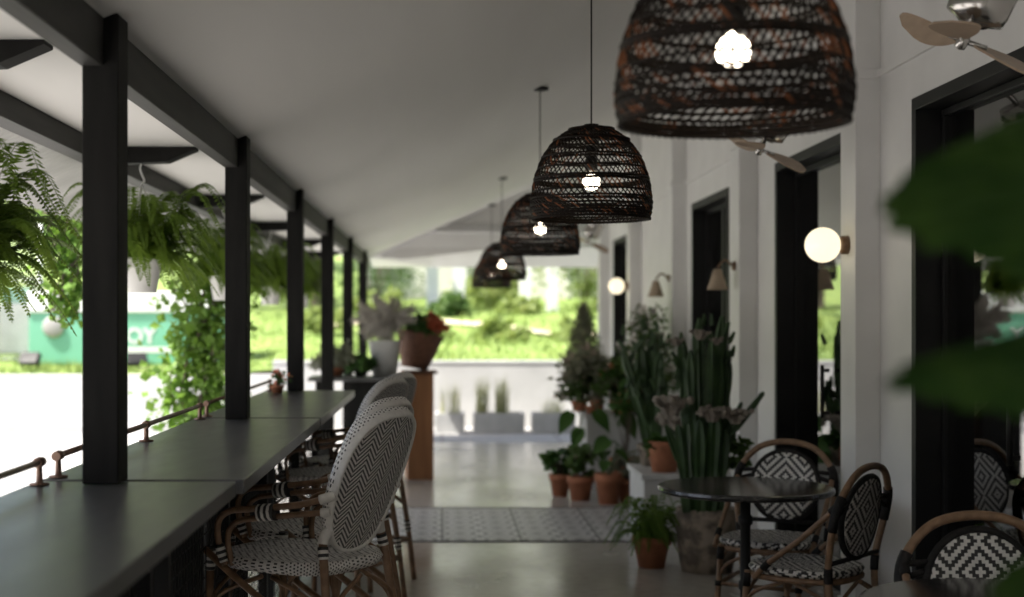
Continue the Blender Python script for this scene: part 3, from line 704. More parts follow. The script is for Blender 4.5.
# ------------------------------------------------------------------ BAR STOOLS (local: +x forward, z up)
def disc(b, fn, rings, seg, mi, flip=False, uvf=None):
    """fn(r, a) -> point, a disc grid"""
    c = b.vert(fn(0, 0)); cu = uvf(0, 0); pr = None
    for i in range(1, rings+1):
        row = [(b.vert(fn(i/rings, 2*math.pi*k/seg)), uvf(i/rings, 2*math.pi*k/seg)) for k in range(seg)]
        for k in range(seg):
            l = (k+1) % seg
            if pr is None: f = [(c, cu), row[k], row[l]]
            else: f = [pr[k], row[k], row[l], pr[l]]
            if flip: f = f[::-1]
            b.face([x[0] for x in f], [x[1] for x in f], mi, True)
        pr = row
    return [x[0] for x in pr]
def sup(a, p): c, s = math.cos(a), math.sin(a); return math.copysign(abs(c)**p, c), math.copysign(abs(s)**p, s)
def make_stool():
    t = empty('bar_stool', (0, 0, 0), 0, '', 'bar stool', 'woven rattan bar stools at the counter')
    sz = .70
    # seat: rounded square, a little dished, wrapped edge
    b = MB(); SEG = 40
    def top(r, a): c, s = sup(a, .62); return ((.29 if c > 0 else .225)*c*r, (.235-.02*(c < 0)*abs(c))*s*r, sz-.010*(1-r*r)+.0)
    def uvt(r, a): c, s = sup(a, .62); return ((.29 if c > 0 else .225)*c*r+5, .235*s*r+5)
    rim = disc(b, top, 8, SEG, 0, False, uvt)
    o = [b.vert(((.302 if math.cos(a) > 0 else .236)*sup(a, .62)[0], (.246-.02*(sup(a, .62)[0] < 0)*abs(sup(a, .62)[0]))*sup(a, .62)[1], sz-.02)) for a in [2*math.pi*k/SEG for k in range(SEG)]]
    u_ = [b.vert(((.285 if math.cos(a) > 0 else .22)*sup(a, .62)[0], .222*sup(a, .62)[1], sz-.045)) for a in [2*math.pi*k/SEG for k in range(SEG)]]
    for k in range(SEG):
        l = (k+1) % SEG; q = .036
        b.face([rim[k], o[k], o[l], rim[l]], [(k*q, .0), (k*q, .024), (k*q+q, .024), (k*q+q, 0)], 1, True)
        b.face([o[k], u_[k], u_[l], o[l]], [(k*q, .024), (k*q, .05), (k*q+q, .05), (k*q+q, .024)], 1, True)
    b.face(u_[::-1], None, 1)
    b.build('seat', ['weave_seat', 'weave_dots'], t)
    # back: hollow-curved shell, recessed rear face inside a deep wrapped rim
    rec = R(22); base = Vector((-.185, 0, sz+.015)); A = Vector((-math.sin(rec), 0, math.cos(rec))); N = Vector((math.cos(rec), 0, math.sin(rec)))   # N points forward
    HW, HH = .195, .258; mid = base+A*HH
    def pt(y, h, d): return mid+A*h+N*(d+.75*y*y)+Vector((0, y, 0))
    def ol(a, k=1.0, up=0): c, s = sup(a, .78); return HW*c*k*(1+.06*s), HH*s*k+(up if s > 0 else 0)*s
    b = MB()
    rear = disc(b, lambda r, a: pt(*[x*r*.945 for x in ol(a)], -.006), 8, 44, 0, True, lambda r, a: (ol(a)[1]*r*.945+5, ol(a)[0]*r*.945+5))
    front = disc(b, lambda r, a: pt(*[x*r*.93 for x in ol(a, 1.0, .0065)], .026-.008*(1-r)), 8, 44, 0, False, lambda r, a: (ol(a)[1]*r*.9+5, ol(a)[0]*r*.9+5))
    bk = b.build('backrest', ['weave_chevron'], t)
    b = MB(); prof = [(.945, -.005, 0), (.952, -.013, 0), (.98, -.015, 0), (1.0, -.008, .0), (1.01, .006, .006), (1.012, .020, .010), (.99, .030, .010), (.93, .026, .006)]
    rows = []
    for (k_, d, up) in prof: rows.append([b.vert(pt(*ol(2*math.pi*k/56, k_, up), d)) for k in range(56)])
    for i in range(len(prof)-1):
        for k in range(56):
            l = (k+1) % 56; q = .025; v0, v1 = i*.0165, (i+1)*.0165
            b.face([rows[i][k], rows[i][l], rows[i+1][l], rows[i+1][k]], [(k*q, v0), (k*q+q, v0), (k*q+q, v1), (k*q, v1)], 0 if i < 4 else 1, True)
    b.build('rim', ['wrap_white', 'weave_dots'], bk)
    # legs
    for s in (-1, 1):
        p = [Vector((.262, .205*s, sz+.012)), Vector((.285, .225*s, 0))]; b = MB(); b.tube(p, .015, 10); lg = b.build('leg', 'rattan', t)
        b = MB(); b.tube(seg_of(p, -.02, .09) if 0 else [p[0].lerp(p[1], -.01), p[0].lerp(p[1], .10)], .0178, 10); b.tube([p[0].lerp(p[1], .62), p[0].lerp(p[1], .70)], .0178, 10); b.build('wrap', 'weave_stripe', lg)
        p = smooth([pt(.148*s, -.165, .004), pt(.168*s, -.205, -.004), (-.205, .185*s, sz-.03), (-.255, .215*s, .30), (-.285, .235*s, 0)], 5)
        b = MB(); b.tube(p, .0155, 10); lg = b.build('leg', 'rattan', t)
        b = MB(); b.tube(seg_of(p, .08, .13), .0185, 10); b.tube(seg_of(p, .58, .66), .0182, 10); b.build('wrap', 'weave_stripe', lg)
        b = MB(); b.tube(seg_of(p, .0, .07), .0195, 10); b.build('wrap', 'wrap_white', lg)
        # arm: two canes from the back to a bent front that drops to the seat corner
        pa = smooth([base+A*.23+Vector((.02, .185*s, 0)), (-.14, .225*s, .895), (.04, .255*s, .872), (.135, .258*s, .858), (.185, .256*s, .820), (.19, .25*s, .75), (.17, .238*s, sz-.03)], 7)
        pb = smooth([base+A*.17+Vector((.02, .185*s, 0)), (-.14, .215*s, .862), (.03, .24*s, .840), (.11, .242*s, .824), (.15, .242*s, .79), (.158, .238*s, .74), (.145, .230*s, sz-.03)], 7)
        b = MB(); b.tube(pa, .0115, 9); b.tube(pb, .0105, 9); am = b.build('arm', 'rattan', t)
        b = MB()
        for (x, y) in ((.36, .47),): b.tube([u.lerp(v, .5) for u, v in zip(seg_of(pa, x, y), seg_of(pb, x, y))], .030, 10)
        b.tube(seg_of(pa, .88, .98), .0165, 9); b.build('wrap', 'weave_stripe', am)
        b = MB(); b.tube(seg_of(pa, 0, .09), .017, 9); b.tube(seg_of(pb, 0, .06), .015, 9); b.build('wrap', 'wrap_white', am)
    # foot ring, upper stretchers, curved braces
    b = MB(); z = .235
    c = [(.276, .216), (-.262, .219), (-.262, -.219), (.276, -.216)]
    for i in range(4): b.tube([(*c[i], z), (*c[(i+1) % 4], z)], .0125, 8)
    b.tube([(*c[3], z+.05), (*c[0], z+.05)], .0125, 8)
    b.build('footrest', 'rattan', t)
    b = MB(); c = [(.268, .213), (-.235, .203), (-.235, -.203), (.268, -.213)]; zz = .45
    for s in (-1, 1): b.tube(smooth([(.272, .228*s, sz+.015), (.05, .235*s, .585), (-.22, .225*s, .44)], 5), .0125, 9)
    for i in range(4):
        p, q = Vector((*c[i], 0)), Vector((*c[(i+1) % 4], 0))
        for (u, v) in ((p, q), (q, p)):
            b.tube(smooth([u+Vector((0, 0, zz)), u.lerp(v, .10)+Vector((0, 0, .56)), u.lerp(v, .46)+Vector((0, 0, sz-.06))], 5), .0085, 7)
    b.build('brace', 'rattan', t)
    return t
s0 = make_stool()
ST = [(-.465, 4.88, 31, 'woven bar stool nearest the camera, its back in sharp focus'), (-.485, 5.50, 31, 'woven bar stool directly behind the sharp one, its seat showing beyond the nearest seat'),
      (-.555, 7.42, 28, 'third woven bar stool, mostly its arms showing beyond the sharp stool back'), (-.52, 8.08, 30, 'farthest woven bar stool, its top peeking over the others before the pedestal')]
for k, (x, y, a, lb) in enumerate(ST):
    rz = math.pi-R(a)
    if k == 0: s0.location = (x, y, 0); s0.rotation_euler = (0, 0, rz); s0['label'] = lb
    else: dup(s0, (x, y, 0), rz, lb)

# ------------------------------------------------------------------ BISTRO CHAIRS (local: +x forward)
def make_chair():
    t = empty('bistro_chair', (0, 0, 0), 0, '', 'chair', 'rattan bistro chairs at the round tables'); sz = .455
    b = MB(); SEG = 40
    def ol(a): c, s = sup(a, .72); return .215*c, (.218+.012*c)*s
    rim = disc(b, lambda r, a: (ol(a)[0]*r, ol(a)[1]*r, sz-.008*(1-r*r)), 8, SEG, 0, False, lambda r, a: (ol(a)[0]*r+.00525, ol(a)[1]*r+.00525))
    o = [b.vert((ol(a)[0]*1.05, ol(a)[1]*1.05, sz-.014)) for a in [2*math.pi*k/SEG for k in range(SEG)]]
    u_ = [b.vert((ol(a)[0]*1.0, ol(a)[1]*1.0, sz-.032)) for a in [2*math.pi*k/SEG for k in range(SEG)]]
    for k in range(SEG):
        l = (k+1) % SEG; q = .036
        e_ = [tuple(x+.00525 for x in b.v[i][:2]) for i in (rim[k], o[k], o[l], rim[l])]; b.face([rim[k], o[k], o[l], rim[l]], e_, 0, True); b.face([o[k], u_[k], u_[l], o[l]], [(k*q, 0), (k*q, .02), (k*q+q, .02), (k*q+q, 0)], 0, True)
    b.face(u_[::-1], None, 1); b.build('seat', ['weave_diamond', 'wrap_white'], t)
    b = MB(); b.tube([(ol(a)[0]*.99, ol(a)[1]*.99, sz-.045) for a in [2*math.pi*k/36 for k in range(36)]], .013, 8, closed=True); b.build('seat_frame', 'rattan', t)
    # hoop = back legs + arch in one bent cane
    hoop = smooth([(-.27, .205, 0), (-.225, .212, .25), (-.205, .222, sz), (-.235, .248, .64), (-.262, .232, .76), (-.285, .14, .862), (-.292, 0, .892), (-.285, -.14, .862), (-.262, -.232, .76), (-.235, -.248, .64), (-.205, -.222, sz), (-.225, -.212, .25), (-.27, -.205, 0)], 7)
    b = MB(); b.tube(hoop, .0155, 10); hp = b.build('back_frame', 'rattan', t)
    b = MB()
    for s in (0, 1):
        f = (lambda x, y: seg_of(hoop, x, y)) if s == 0 else (lambda x, y: seg_of(hoop, 1-y, 1-x))
        b.tube(f(.305, .375), .0205, 10); b.tube(f(.20, .23), .0185, 10); b.tube(f(.10, .12), .018, 10)
    b.build('wrap', 'wrap_black', hp)
    # oval woven back panel, bowed
    def pp(y, h, d): return Vector((-.252-.17*(h+.02)-.0+.55*y*y+d, y, .675+h))
    b = MB(); W_, H_ = .162, .165
    uv = lambda r, a: (W_*math.cos(a)*r+.00525, H_*math.sin(a)*r-.0405)
    r1 = disc(b, lambda r, a: pp(W_*math.cos(a)*r, H_*math.sin(a)*r, .011), 7, 40, 0, False, uv)
    r2 = disc(b, lambda r, a: pp(W_*math.cos(a)*r, H_*math.sin(a)*r, -.011), 7, 40, 0, True, uv)
    for k in range(40): l = (k+1) % 40; b.face([r1[k], r2[k], r2[l], r1[l]], None, 0)
    bp = b.build('backrest', 'weave_diamond', t)
    b = MB(); b.tube([pp((W_+.008)*math.cos(a), (H_+.008)*math.sin(a), 0) for a in [2*math.pi*k/40 for k in range(40)]], .0135, 8, closed=True); b.build('rim', 'wrap_black', bp)
    b = MB()
    for s in (-1, 1):
        b.tube([pp(s*.150, .075, 0), (-.262, s*.235, .745)], .011, 7); b.tube([pp(s*.145, .055, 0), (-.25, s*.243, .70)], .011, 7)
    b.tube([(-.215, -.228, .50), (-.225, 0, .503), (-.215, .228, .50)], .011, 8)
    b.build('connector', 'wrap_black', t)
    b = MB(); b.tube([(-.232, -.245, .765-.11), (-.275, -.1, .66)], .001, 4) if 0 else None
    for s in (-1, 1):
        p = smooth([(-.262, .236*s, .75), (-.10, .243*s, .60), (.06, .238*s, .475), (.13, .235*s, .405)], 6); b = MB(); b.tube(p, .0125, 9); ar = b.build('side_rod', 'rattan', t)
        b = MB(); b.tube(seg_of(p, .0, .1), .0175, 9); b.tube(seg_of(p, .80, .88), .0155, 9); b.build('wrap', 'wrap_black', ar)
        p = [Vector((.185, .185*s, sz-.03)), Vector((.215, .205*s, 0))]; b = MB(); b.tube(p, .0145, 10); lg = b.build('leg', 'rattan', t)
        b = MB(); b.tube([p[0].lerp(p[1], .02), p[0].lerp(p[1], .16)], .0175, 10); b.tube([p[0].lerp(p[1], .40), p[0].lerp(p[1], .46)], .0175, 10); b.build('wrap', 'wrap_black', lg)
    c = [(.198, .194), (-.235, .21), (-.235, -.21), (.198, -.194)]; b = MB()
    for i in range(4):
        p, q = Vector((*c[i], 0)), Vector((*c[(i+1) % 4], 0)); b.tube([p+Vector((0, 0, .24)), q+Vector((0, 0, .24))], .010, 8)
        for (u, v) in ((p, q), (q, p)): b.tube(smooth([u+Vector((0, 0, .27)), u.lerp(v, .12)+Vector((0, 0, .34)), u.lerp(v, .46)+Vector((0, 0, sz-.055))], 5), .0085, 7)
    b.build('stretcher', 'rattan_dark', t)
    return t
c0 = make_chair()
CH_ = [((1.60, 6.80), math.atan2(-.86, -.50), 'bistro chair behind the round black table, facing the camera'), ((1.585, 6.06), math.atan2(.66, -.75), 'bistro chair before the round black table, seen from behind'),
       ((1.665, 4.09), R(-92), 'bistro chair in the lower right corner, only its back showing')]
for k, ((x, y), rz, lb) in enumerate(CH_):
    lb = 'black and white woven '+lb
    if k == 0: c0.location = (x, y, 0); c0.rotation_euler = (0, 0, rz); c0['label'] = lb
    else: dup(c0, (x, y, 0), rz, lb)
def make_table():
    t = empty('round_table', (0, 0, 0), 0, '', 'table', 'round black cafe tables')
    b = MB(); b.lathe([(.0001, .712), (.385, .712), (.397, .718), (.40, .726), (.397, .738), (.388, .742), (.0001, .742)], 64, smooth=False); b.build('tabletop', 'table_granite', t)
    b = MB(); b.lathe([(.16, .70), (.16, .711), (.0001, .711)], 24); b.lathe([(.024, .02), (.024, .26), (.032, .27), (.032, .30), (.024, .31), (.024, .56), (.034, .57), (.034, .60), (.024, .61), (.024, .70)], 16); b.build('column', 'black_steel', t)
    for k in range(4):
        a = k*math.pi/2+.5; d = Vector((math.cos(a), math.sin(a), 0)); b = MB(); b.tube(smooth([Vector((0, 0, .12)), d*.08+Vector((0, 0, .10)), d*.25+Vector((0, 0, .03)), d*.29+Vector((0, 0, .014))], 5), .014, 8); b.build('foot', 'black_steel', t)
    return t
t0_ = make_table(); t0_.location = (1.40, 6.44, 0); t0_['label'] = 'round black stone cafe table between two bistro chairs and the cacti'
dup(t0_, (1.53, 3.74, 0), .3, 'round black stone cafe table at the lower right edge, only its rim in view')

# ------------------------------------------------------------------ FERNS
def frond(b, base, az, L, rise, rr, wd=.055, n=26):
    d = Vector((math.cos(az), math.sin(az), 0)); pts = []
    out = L*rr.uniform(.78, .96)
    for k in range(n+1):
        s = k/n; pts.append(base+d*(out*(s-.12*s*s))+Vector((0, 0, rise*math.sin(min(1, s*1.25)*math.pi*.62)*L-(.46*L*s**2.6)))+Vector((-d.y, d.x, 0))*(.06*L*math.sin(s*3+az)))
    b.tube(pts[::4]+[pts[-1]], .0016, 3, caps=False)
    for k in range(1, n):
        s = k/n; p = pts[k]; tg = (pts[k+1]-pts[k-1]).normalized(); sd = tg.cross(Vector((0, 0, 1)));
        sd = sd.normalized() if sd.length > 1e-4 else Vector((1, 0, 0)); up = sd.cross(tg)
        ll = wd*(math.sin(min(1, s*3+.25)*math.pi/2))*(1-s**2.2)*rr.uniform(.85, 1.1)+.006; hw = L/n*.5
        for sg in (-1, 1):
            dr = (sd*sg+tg*.25-up*.25+Vector((0, 0, rr.uniform(-.15, .1)))).normalized()
            i = [b.vert(q) for q in (p, p+dr*ll*.5+tg*hw, p+dr*ll, p+dr*ll*.45-tg*hw)]; b.face(i)
def make_fern(seed, drop=0, big=1):
    rr = random.Random(seed); t = empty('hanging_fern', (0, 0, 0), 0, '', 'hanging plant', 'ferns hanging along the eaves')
    b = MB(); b.lathe([(.07, 0), (.098, .15), (.106, .15), (.106, .17), (.094, .17), (.085, .14), (.0001, .14)], 24); p = b.build('pot', 'white_plastic', t)
    b = MB()
    for k in range(3):
        a = k*2.094; b.tube([(.098*math.cos(a), .098*math.sin(a), .165), (.012*math.cos(a), .012*math.sin(a), .50+drop), (0, 0, .53+drop)], .0035, 5)
    b.tube(smooth([(0, 0, .53+drop), (.012, 0, .55+drop), (0, 0, .58+drop), (-.008, 0, .61+drop), (0, 0, .635+drop)], 4), .006, 6); b.build('hanger', 'white_plastic', t)
    b = MB()
    for k in range(150):
        L = rr.uniform(.32, .60)*big; frond(b, Vector((rr.uniform(-.07, .07), rr.uniform(-.07, .07), .16)), k*2.399+rr.uniform(-.3, .3), L, rr.uniform(.05, .95), rr, .060, 42)
    b.build('foliage', 'fern_leaf', t)
    return t
FL = ['nearest hanging fern, cut off by the left edge', 'large hanging fern in a white pot between the first and second posts', 'hanging fern right behind the second post', 'distant hanging fern between the third and fourth posts', 'farthest hanging fern, blurred near the fourth post']
fa, fb, fc = make_fern(1, .14, .9), make_fern(2, 0, .9), make_fern(3, 0, .82)
for k, y in enumerate(ARMS[:5]):
    src = (fa, fb, fc, fb, fc)[k]; loc = (-1.47, y, 1.64 if k else 1.50)
    if k < 3: src.location = loc; src['label'] = FL[k]
    else: dup(src, loc, k*1.1, FL[k])
# climbing vines outside the counter
def vine(name, c, h, r, n, lab, seed, z0=.0, leaf='vine_leaf', sz=.075):
    rr = random.Random(seed); t = empty(name, (c[0], c[1], 0), 0, lab, 'vine', 'vines outside the counter')
    b = MB(); ends = []
    for k in range(9):
        a = rr.random()*6.28; p = smooth([(rr.uniform(-.1, .1), rr.uniform(-.05, .05), z0 if z0 > .3 else -.02)]+[(r*.8*math.cos(a+q)*rr.random(), r*.5*math.sin(a+q)*rr.random(), z0+(h-z0)*(q+1)/5) for q in range(5)], 5); b.tube(p, .007, 5); ends += p
    b.build('stem', 'bark', t)
    pts = []
    for k in range(n):
        p = ends[rr.randrange(len(ends))]; pts.append(p+Vector((rr.gauss(0, r*.33), rr.gauss(0, r*.3), rr.gauss(0, .08))))
    b = MB(); leafcloud(b, [p for p in pts if p.z > z0-.05], sz, rr, .8, .5); b.build('foliage', leaf, t); return t
vine('climbing_vine', (-1.66, 9.75), 1.78, .32, 2000, 'bright green climbing vine between the first and second posts', 21)
vine('climbing_vine', (-1.95, 12.3), 1.6, .3, 700, 'thin green vine behind the second post', 22)
vine('climbing_vine', (-2.40, 8.9), 2.2, .2, 420, 'pale green vine left of the nearest post, behind the first fern', 23, 1.55)

# ------------------------------------------------------------------ FLOWER STAND, PEDESTAL, BASKET
Y0 = 12.9
t = empty('flower_stand', (-.80, Y0, 0), 0, 'black flower stand with a wide dark top beyond the counter', 'stand')
b = MB(); b.box(-.40, .40, -.3, .3, .955, .99); b.build('top', 'counter_stone', t, bevel=.004)
b = MB(); b.box(-.02, .33, -.22, .22, 0, .954); b.box(-.34, -.29, -.2, .2, 0, .954); b.build('base', 'black_wood', t, bevel=.004)
def pot_profile(r, h): return [(.0001, 0), (r*.68, 0), (r*.9, h*.72), (r, h*.73), (r*1.02, h), (r*.93, h), (r*.88, h*.86), (.0001, h*.86)]
t = empty('flower_bucket', (-.52, Y0+.05, .991), 0, 'tall white bucket with fluffy pale pampas plumes on the dark stand', 'flower arrangement')
b = MB(); b.lathe([(.0001, 0), (.11, 0), (.15, .33), (.156, .33), (.145, .325), (.0001, .31)], 24); b.build('bucket', 'white_plastic', t)
rr = random.Random(8); b = MB(); st = MB()
for k in range(46):
    a = rr.random()*6.28; o_ = rr.uniform(.02, .34); tip = Vector((o_*math.cos(a), o_*.7*math.sin(a), rr.uniform(.46, .80)-.5*o_)); p = smooth([(0, 0, .2), tip*.45+Vector((0, 0, .22)), tip], 6)
    st.tube(p, .003, 4)
    for q in range(220):
        s = rr.uniform(.50, 1); c = p[min(len(p)-1, int(s*(len(p)-1)))]; d = Vector((rr.gauss(0, 1), rr.gauss(0, 1), rr.gauss(.3, 1))).normalized()*rr.uniform(.03, .085); u = d.orthogonal().normalized()*.006
        i = [b.vert(x) for x in (c-u, c+u, c+d)]; b.face(i)
b.build('plume', 'pampas', t); st.build('stem', 'pampas', t)
def bush(name, loc, label, cat, rad, n, sz, leaf, pot=None, group=None, squash=.8, zc=None, k=10, potmat='terracotta', asp=.5, seed=0, petals=None, droop=.2):
    rr = random.Random(seed); t = empty(name, loc, 0, label, cat, group); z = 0
    if pot:
        b = MB(); b.lathe(pot_profile(*pot), 24); b.build('pot', potmat, t)
        b = MB(); b.lathe([(.0001, pot[1]*.88), (pot[0]*.885, pot[1]*.88), (.0001, pot[1]*.885)], 16); b.build('soil', 'soil', t); z = pot[1]
    zc = z+rad*squash*.75 if zc is None else zc
    pts = clumps(rr, (0, 0, zc), rad, n, k, squash)
    b = MB()
    for q in range(12): e = pts[rr.randrange(len(pts))]; b.tube(smooth([(rr.uniform(-.02, .02), rr.uniform(-.02, .02), z*.85), e*.5+Vector((0, 0, z*.5+.02)), e], 4), .004, 4)
    b.build('stem', 'bark', t)
    b = MB(); leafcloud(b, [p for p in pts if p.z > z*.9], sz, rr, asp, droop); b.build('foliage', leaf, t)
    if petals:
        b = MB(); leafcloud(b, [p+Vector((0, 0, .02)) for p in pts if rr.random() < petals[1]], petals[2], rr, .9, -.3); b.build('blossom', petals[0], t)
    return t
bush('potted_shrub', (-.98, Y0-.05, .991), 'low dusty green plant in a terracotta bowl on the dark stand', 'potted plant', .22, 800, .06, 'dusty_leaf', (.10, .08), squash=.55, seed=41)
bush('potted_shrub', (-.74, Y0-.12, .991), 'dark green trailing plant at the front of the dark stand', 'potted plant', .14, 400, .06, 'dark_leaf', (.06, .06), squash=.5, seed=42, potmat='black_steel')
Yp = 13.35
t = empty('wooden_pedestal', (-.21, Yp, 0), R(8), 'orange brown wooden pedestal at the end of the counter', 'pedestal')
b = MB(); b.box(-.125, .125, -.13, .13, 0, 1.0); b.build('column', 'pedestal_wood', t, bevel=.006)
b = MB(); b.box(-.16, .16, -.16, .16, 1.001, 1.03); b.build('top', 'basket_brown', t, bevel=.004)
t = empty('flower_basket', (-.245, Yp, 1.032), 0, 'tilted brown basket of orange flowers and green leaves on the pedestal', 'flower basket')
b = MB(); mt = Vector((.19, 0, 1)).normalized()
b.lathe([(.0001, 0), (.125, 0), (.165, .12), (.225, .34), (.235, .345), (.225, .33), (.15, .12), (.0001, .1)], 28, (-.01, 0, .02), axis=mt); b.build('basket', 'basket_brown', t)
rr = random.Random(9); b = MB()
for k in range(46): frond(b, Vector((rr.uniform(-.12, .10)+.06, rr.uniform(-.12, .12), .33)), rr.uniform(1.7, 4.6), rr.uniform(.18, .36), rr.uniform(.2, .9), rr, .05, 12)
leafcloud(b, clumps(rr, (.02, 0, .40), .17, 300, 8, .5), .09, rr, .5); b.build('foliage', 'dark_leaf', t)
b = MB(); leafcloud(b, clumps(rr, (.17, -.06, .44), .13, 420, 7, .5), .08, rr, .8, -.4); b.build('blossom', 'orange_petal', t)

# ------------------------------------------------------------------ PLANT CORNER ON THE RIGHT
t = empty('plinth', (1.66, 12.95, 0), 0, 'taller white plinth farther off, carrying the leafy pots', 'plinth', 'white plinths')
b = MB(); b.box(-.35, .35, -.36, .36, 0, .62); b.box(-.37, .37, -.38, .38, .621, .67); b.build('block', 'plinth', t, bevel=.005)
t = empty('plinth', (1.70, 9.95, 0), 0, 'lower white plinth carrying the round terracotta pot', 'plinth', 'white plinths')
b = MB(); b.box(-.31, .31, -.36, .36, 0, .41); b.box(-.33, .33, -.38, .38, .411, .45); b.build('block', 'plinth', t, bevel=.005)
g = 'potted plants along the wall'
bush('potted_plant', (1.42, 12.75, .671), 'leafy plant in the left one of three small pots on the taller plinth', 'potted plant', .27, 900, .075, 'bush_leaf', (.075, .11), g, .75, .33, seed=51)
bush('potted_plant', (1.60, 12.72, .671), 'leafy plant with pinkish tips in the middle pot on the taller plinth', 'potted plant', .24, 800, .07, 'bush_leaf', (.075, .11), g, .75, .30, seed=52, petals=('pink_petal', .10, .05))
bush('potted_plant', (1.77, 12.75, .671), 'leafy plant in the right one of three small pots on the taller plinth', 'potted plant', .22, 700, .07, 'dark_leaf', (.075, .11), g, .8, .30, seed=53)
bush('potted_plant', (1.27, 12.85, .671), 'dusty pinkish plant spilling over the left edge of the taller plinth', 'potted plant', .36, 1300, .07, 'dusty_leaf', (.08, .10), g, .6, .36, seed=54, petals=('pink_petal', .15, .05))
# cone-shaped shrub
rr = random.Random(77); t = empty('cone_shrub', (1.36, 13.35, 0.0), 0, 'soft grey green cone shaped shrub rising at the end of the plant group', 'shrub')
b = MB(); b.lathe(pot_profile(.16, .30), 24); b.build('pot', 'stone_pot', t)
b = MB(); b.tube([(0, 0, .2), (0, 0, 1.55)], [.018, .006], 6); b.build('stem', 'bark', t)
b = MB(); pts = []
for k in range(2200):
    s = rr.random()**.7; z = 1.66-s*.62; r = (.015+.25*s**1.1)*rr.random()**.5; a = rr.random()*6.28; pts.append(Vector((r*math.cos(a), r*math.sin(a), z)))
leafcloud(b, pts, .05, rr, .35, -.4); b.build('foliage', 'dusty_leaf', t)
g2 = 'terracotta pots on the floor'
bush('potted_plant', (1.02, 12.0, 0), 'small leafy plant in the leftmost terracotta pot on the floor', 'potted plant', .17, 260, .07, 'dark_leaf', (.095, .19), g2, .8, asp=.7, seed=61)
bush('potted_plant', (1.17, 11.75, 0), 'bushy plant in the second terracotta pot from the left on the floor', 'potted plant', .16, 260, .065, 'bush_leaf', (.115, .20), g2, .9, asp=.7, seed=62)
bush('potted_plant', (1.55, 11.6, 0), 'grey green plant in the rightmost terracotta pot below the taller plinth', 'potted plant', .15, 260, .06, 'dusty_leaf', (.095, .20), g2, 1, seed=63)
def big_leaf(b, base, tip, hw, up, n=10, sag=.1, heart=True):
    base, tip, up = Vector(base), Vector(tip), Vector(up).normalized(); d = tip-base; L = d.length; d.normalize(); sd = d.cross(up).normalized(); nn = sd.cross(d); pr = None
    for k in range(n+1):
        s = k/n; w_ = hw*(math.sin(math.pi*min(1, (s+.12)**.75/1.06)) if heart else math.sin(math.pi*(s*.96+.02))); c = base+d*L*s-nn*sag*L*(s-.3)**2
        row = [b.vert(c+sd*w_*q+nn*(.22*w_*abs(q)**1.4)) for q in (-1, -.6, -.25, 0, .25, .6, 1)]
        if pr:
            for i in range(6): b.face([pr[i], pr[i+1], row[i+1], row[i]], None, 0, True)
        pr = row
t = empty('potted_plant', (1.375, 11.5, 0), 0, 'tall terracotta pot with big upright heart shaped leaves', 'potted plant', g2)
b = MB(); b.lathe(pot_profile(.115, .25), 24); b.build('pot', 'terracotta', t)
b = MB(); st = MB(); rr = random.Random(64)
for k, (a, h, o_, L) in enumerate([(200, .50, .04, .19), (330, .42, .10, .15), (100, .40, .10, .15), (250, .34, .12, .14), (20, .48, .08, .16)]):
    e = Vector((o_*math.cos(R(a)), o_*math.sin(R(a)), h)); st.tube(smooth([(0, 0, .2), e*.5+Vector((0, 0, .12)), e], 5), .006, 5)
    d = Vector((math.cos(R(a)), math.sin(R(a)), -.75)).normalized(); big_leaf(b, e-d*L*.3, e+d*L*.75, L*.38, (0, -.6, .6) if k == 0 else (0, -.2, 1), 9, .2)
st.build('stem', 'cactus', t); b.build('foliage', 'dark_leaf', t)
t = empty('trailing_plant', (1.34, 12.52, .671), 0, 'broad trailing leaves hanging over the front of the taller plinth', 'potted plant')
b = MB(); b.lathe(pot_profile(.05, .07), 16); b.build('pot', 'terracotta', t)
b = MB(); st = MB()
for (e, dr, L) in [((-.20, -.04, -.02), (-.5, -.3, -.8), .2), ((.05, -.12, .0), (.4, -.3, -.6), .2), ((.3, -.12, -.03), (.3, -.4, -.7), .22), ((-.12, -.1, -.16), (-.3, -.3, -.8), .18), ((.42, -.1, .06), (.6, -.2, -.4), .2)]:
    e = Vector(e); dr = Vector(dr).normalized(); st.tube(smooth([(0, 0, .05), e*.5+Vector((0, 0, .12)), e], 5), .005, 5); big_leaf(b, e-dr*.05, e+dr*L, L*.35, (0, -.7, .7), 8, .2)
st.build('stem', 'cactus', t); b.build('foliage', 'dark_leaf', t)

# cacti
def column_cactus(b, p0, p1, r, rr, ribs=5):
    p0, p1 = Vector(p0), Vector(p1); ax = (p1-p0); L = ax.length; q = Vector((0, 0, 1)).rotation_difference(ax.normalized()); n = 22; rows = []; tw = rr.random()*6; jn = max(1, round(L/.26))
    for i in range(n+1):
        s = i/n; rad = r*(.62+.38*abs(math.sin(s*jn*math.pi+.5))**.6)*(1 if s < .86 else math.sqrt(max(.02, 1-((s-.86)/.145)**2)))
        rows.append([b.vert(p0+q @ Vector((rad*(.72+.28*(1 if k % 2 == 0 else -.7))*math.cos(math.pi*k/ribs+tw), rad*(.72+.28*(1 if k % 2 == 0 else -.7))*math.sin(math.pi*k/ribs+tw), L*s))) for k in range(2*ribs)])
    for i in range(n):
        for k in range(2*ribs): l = (k+1) % (2*ribs); b.face([rows[i][k], rows[i][l], rows[i+1][l], rows[i+1][k]])
    b.face(rows[-1])
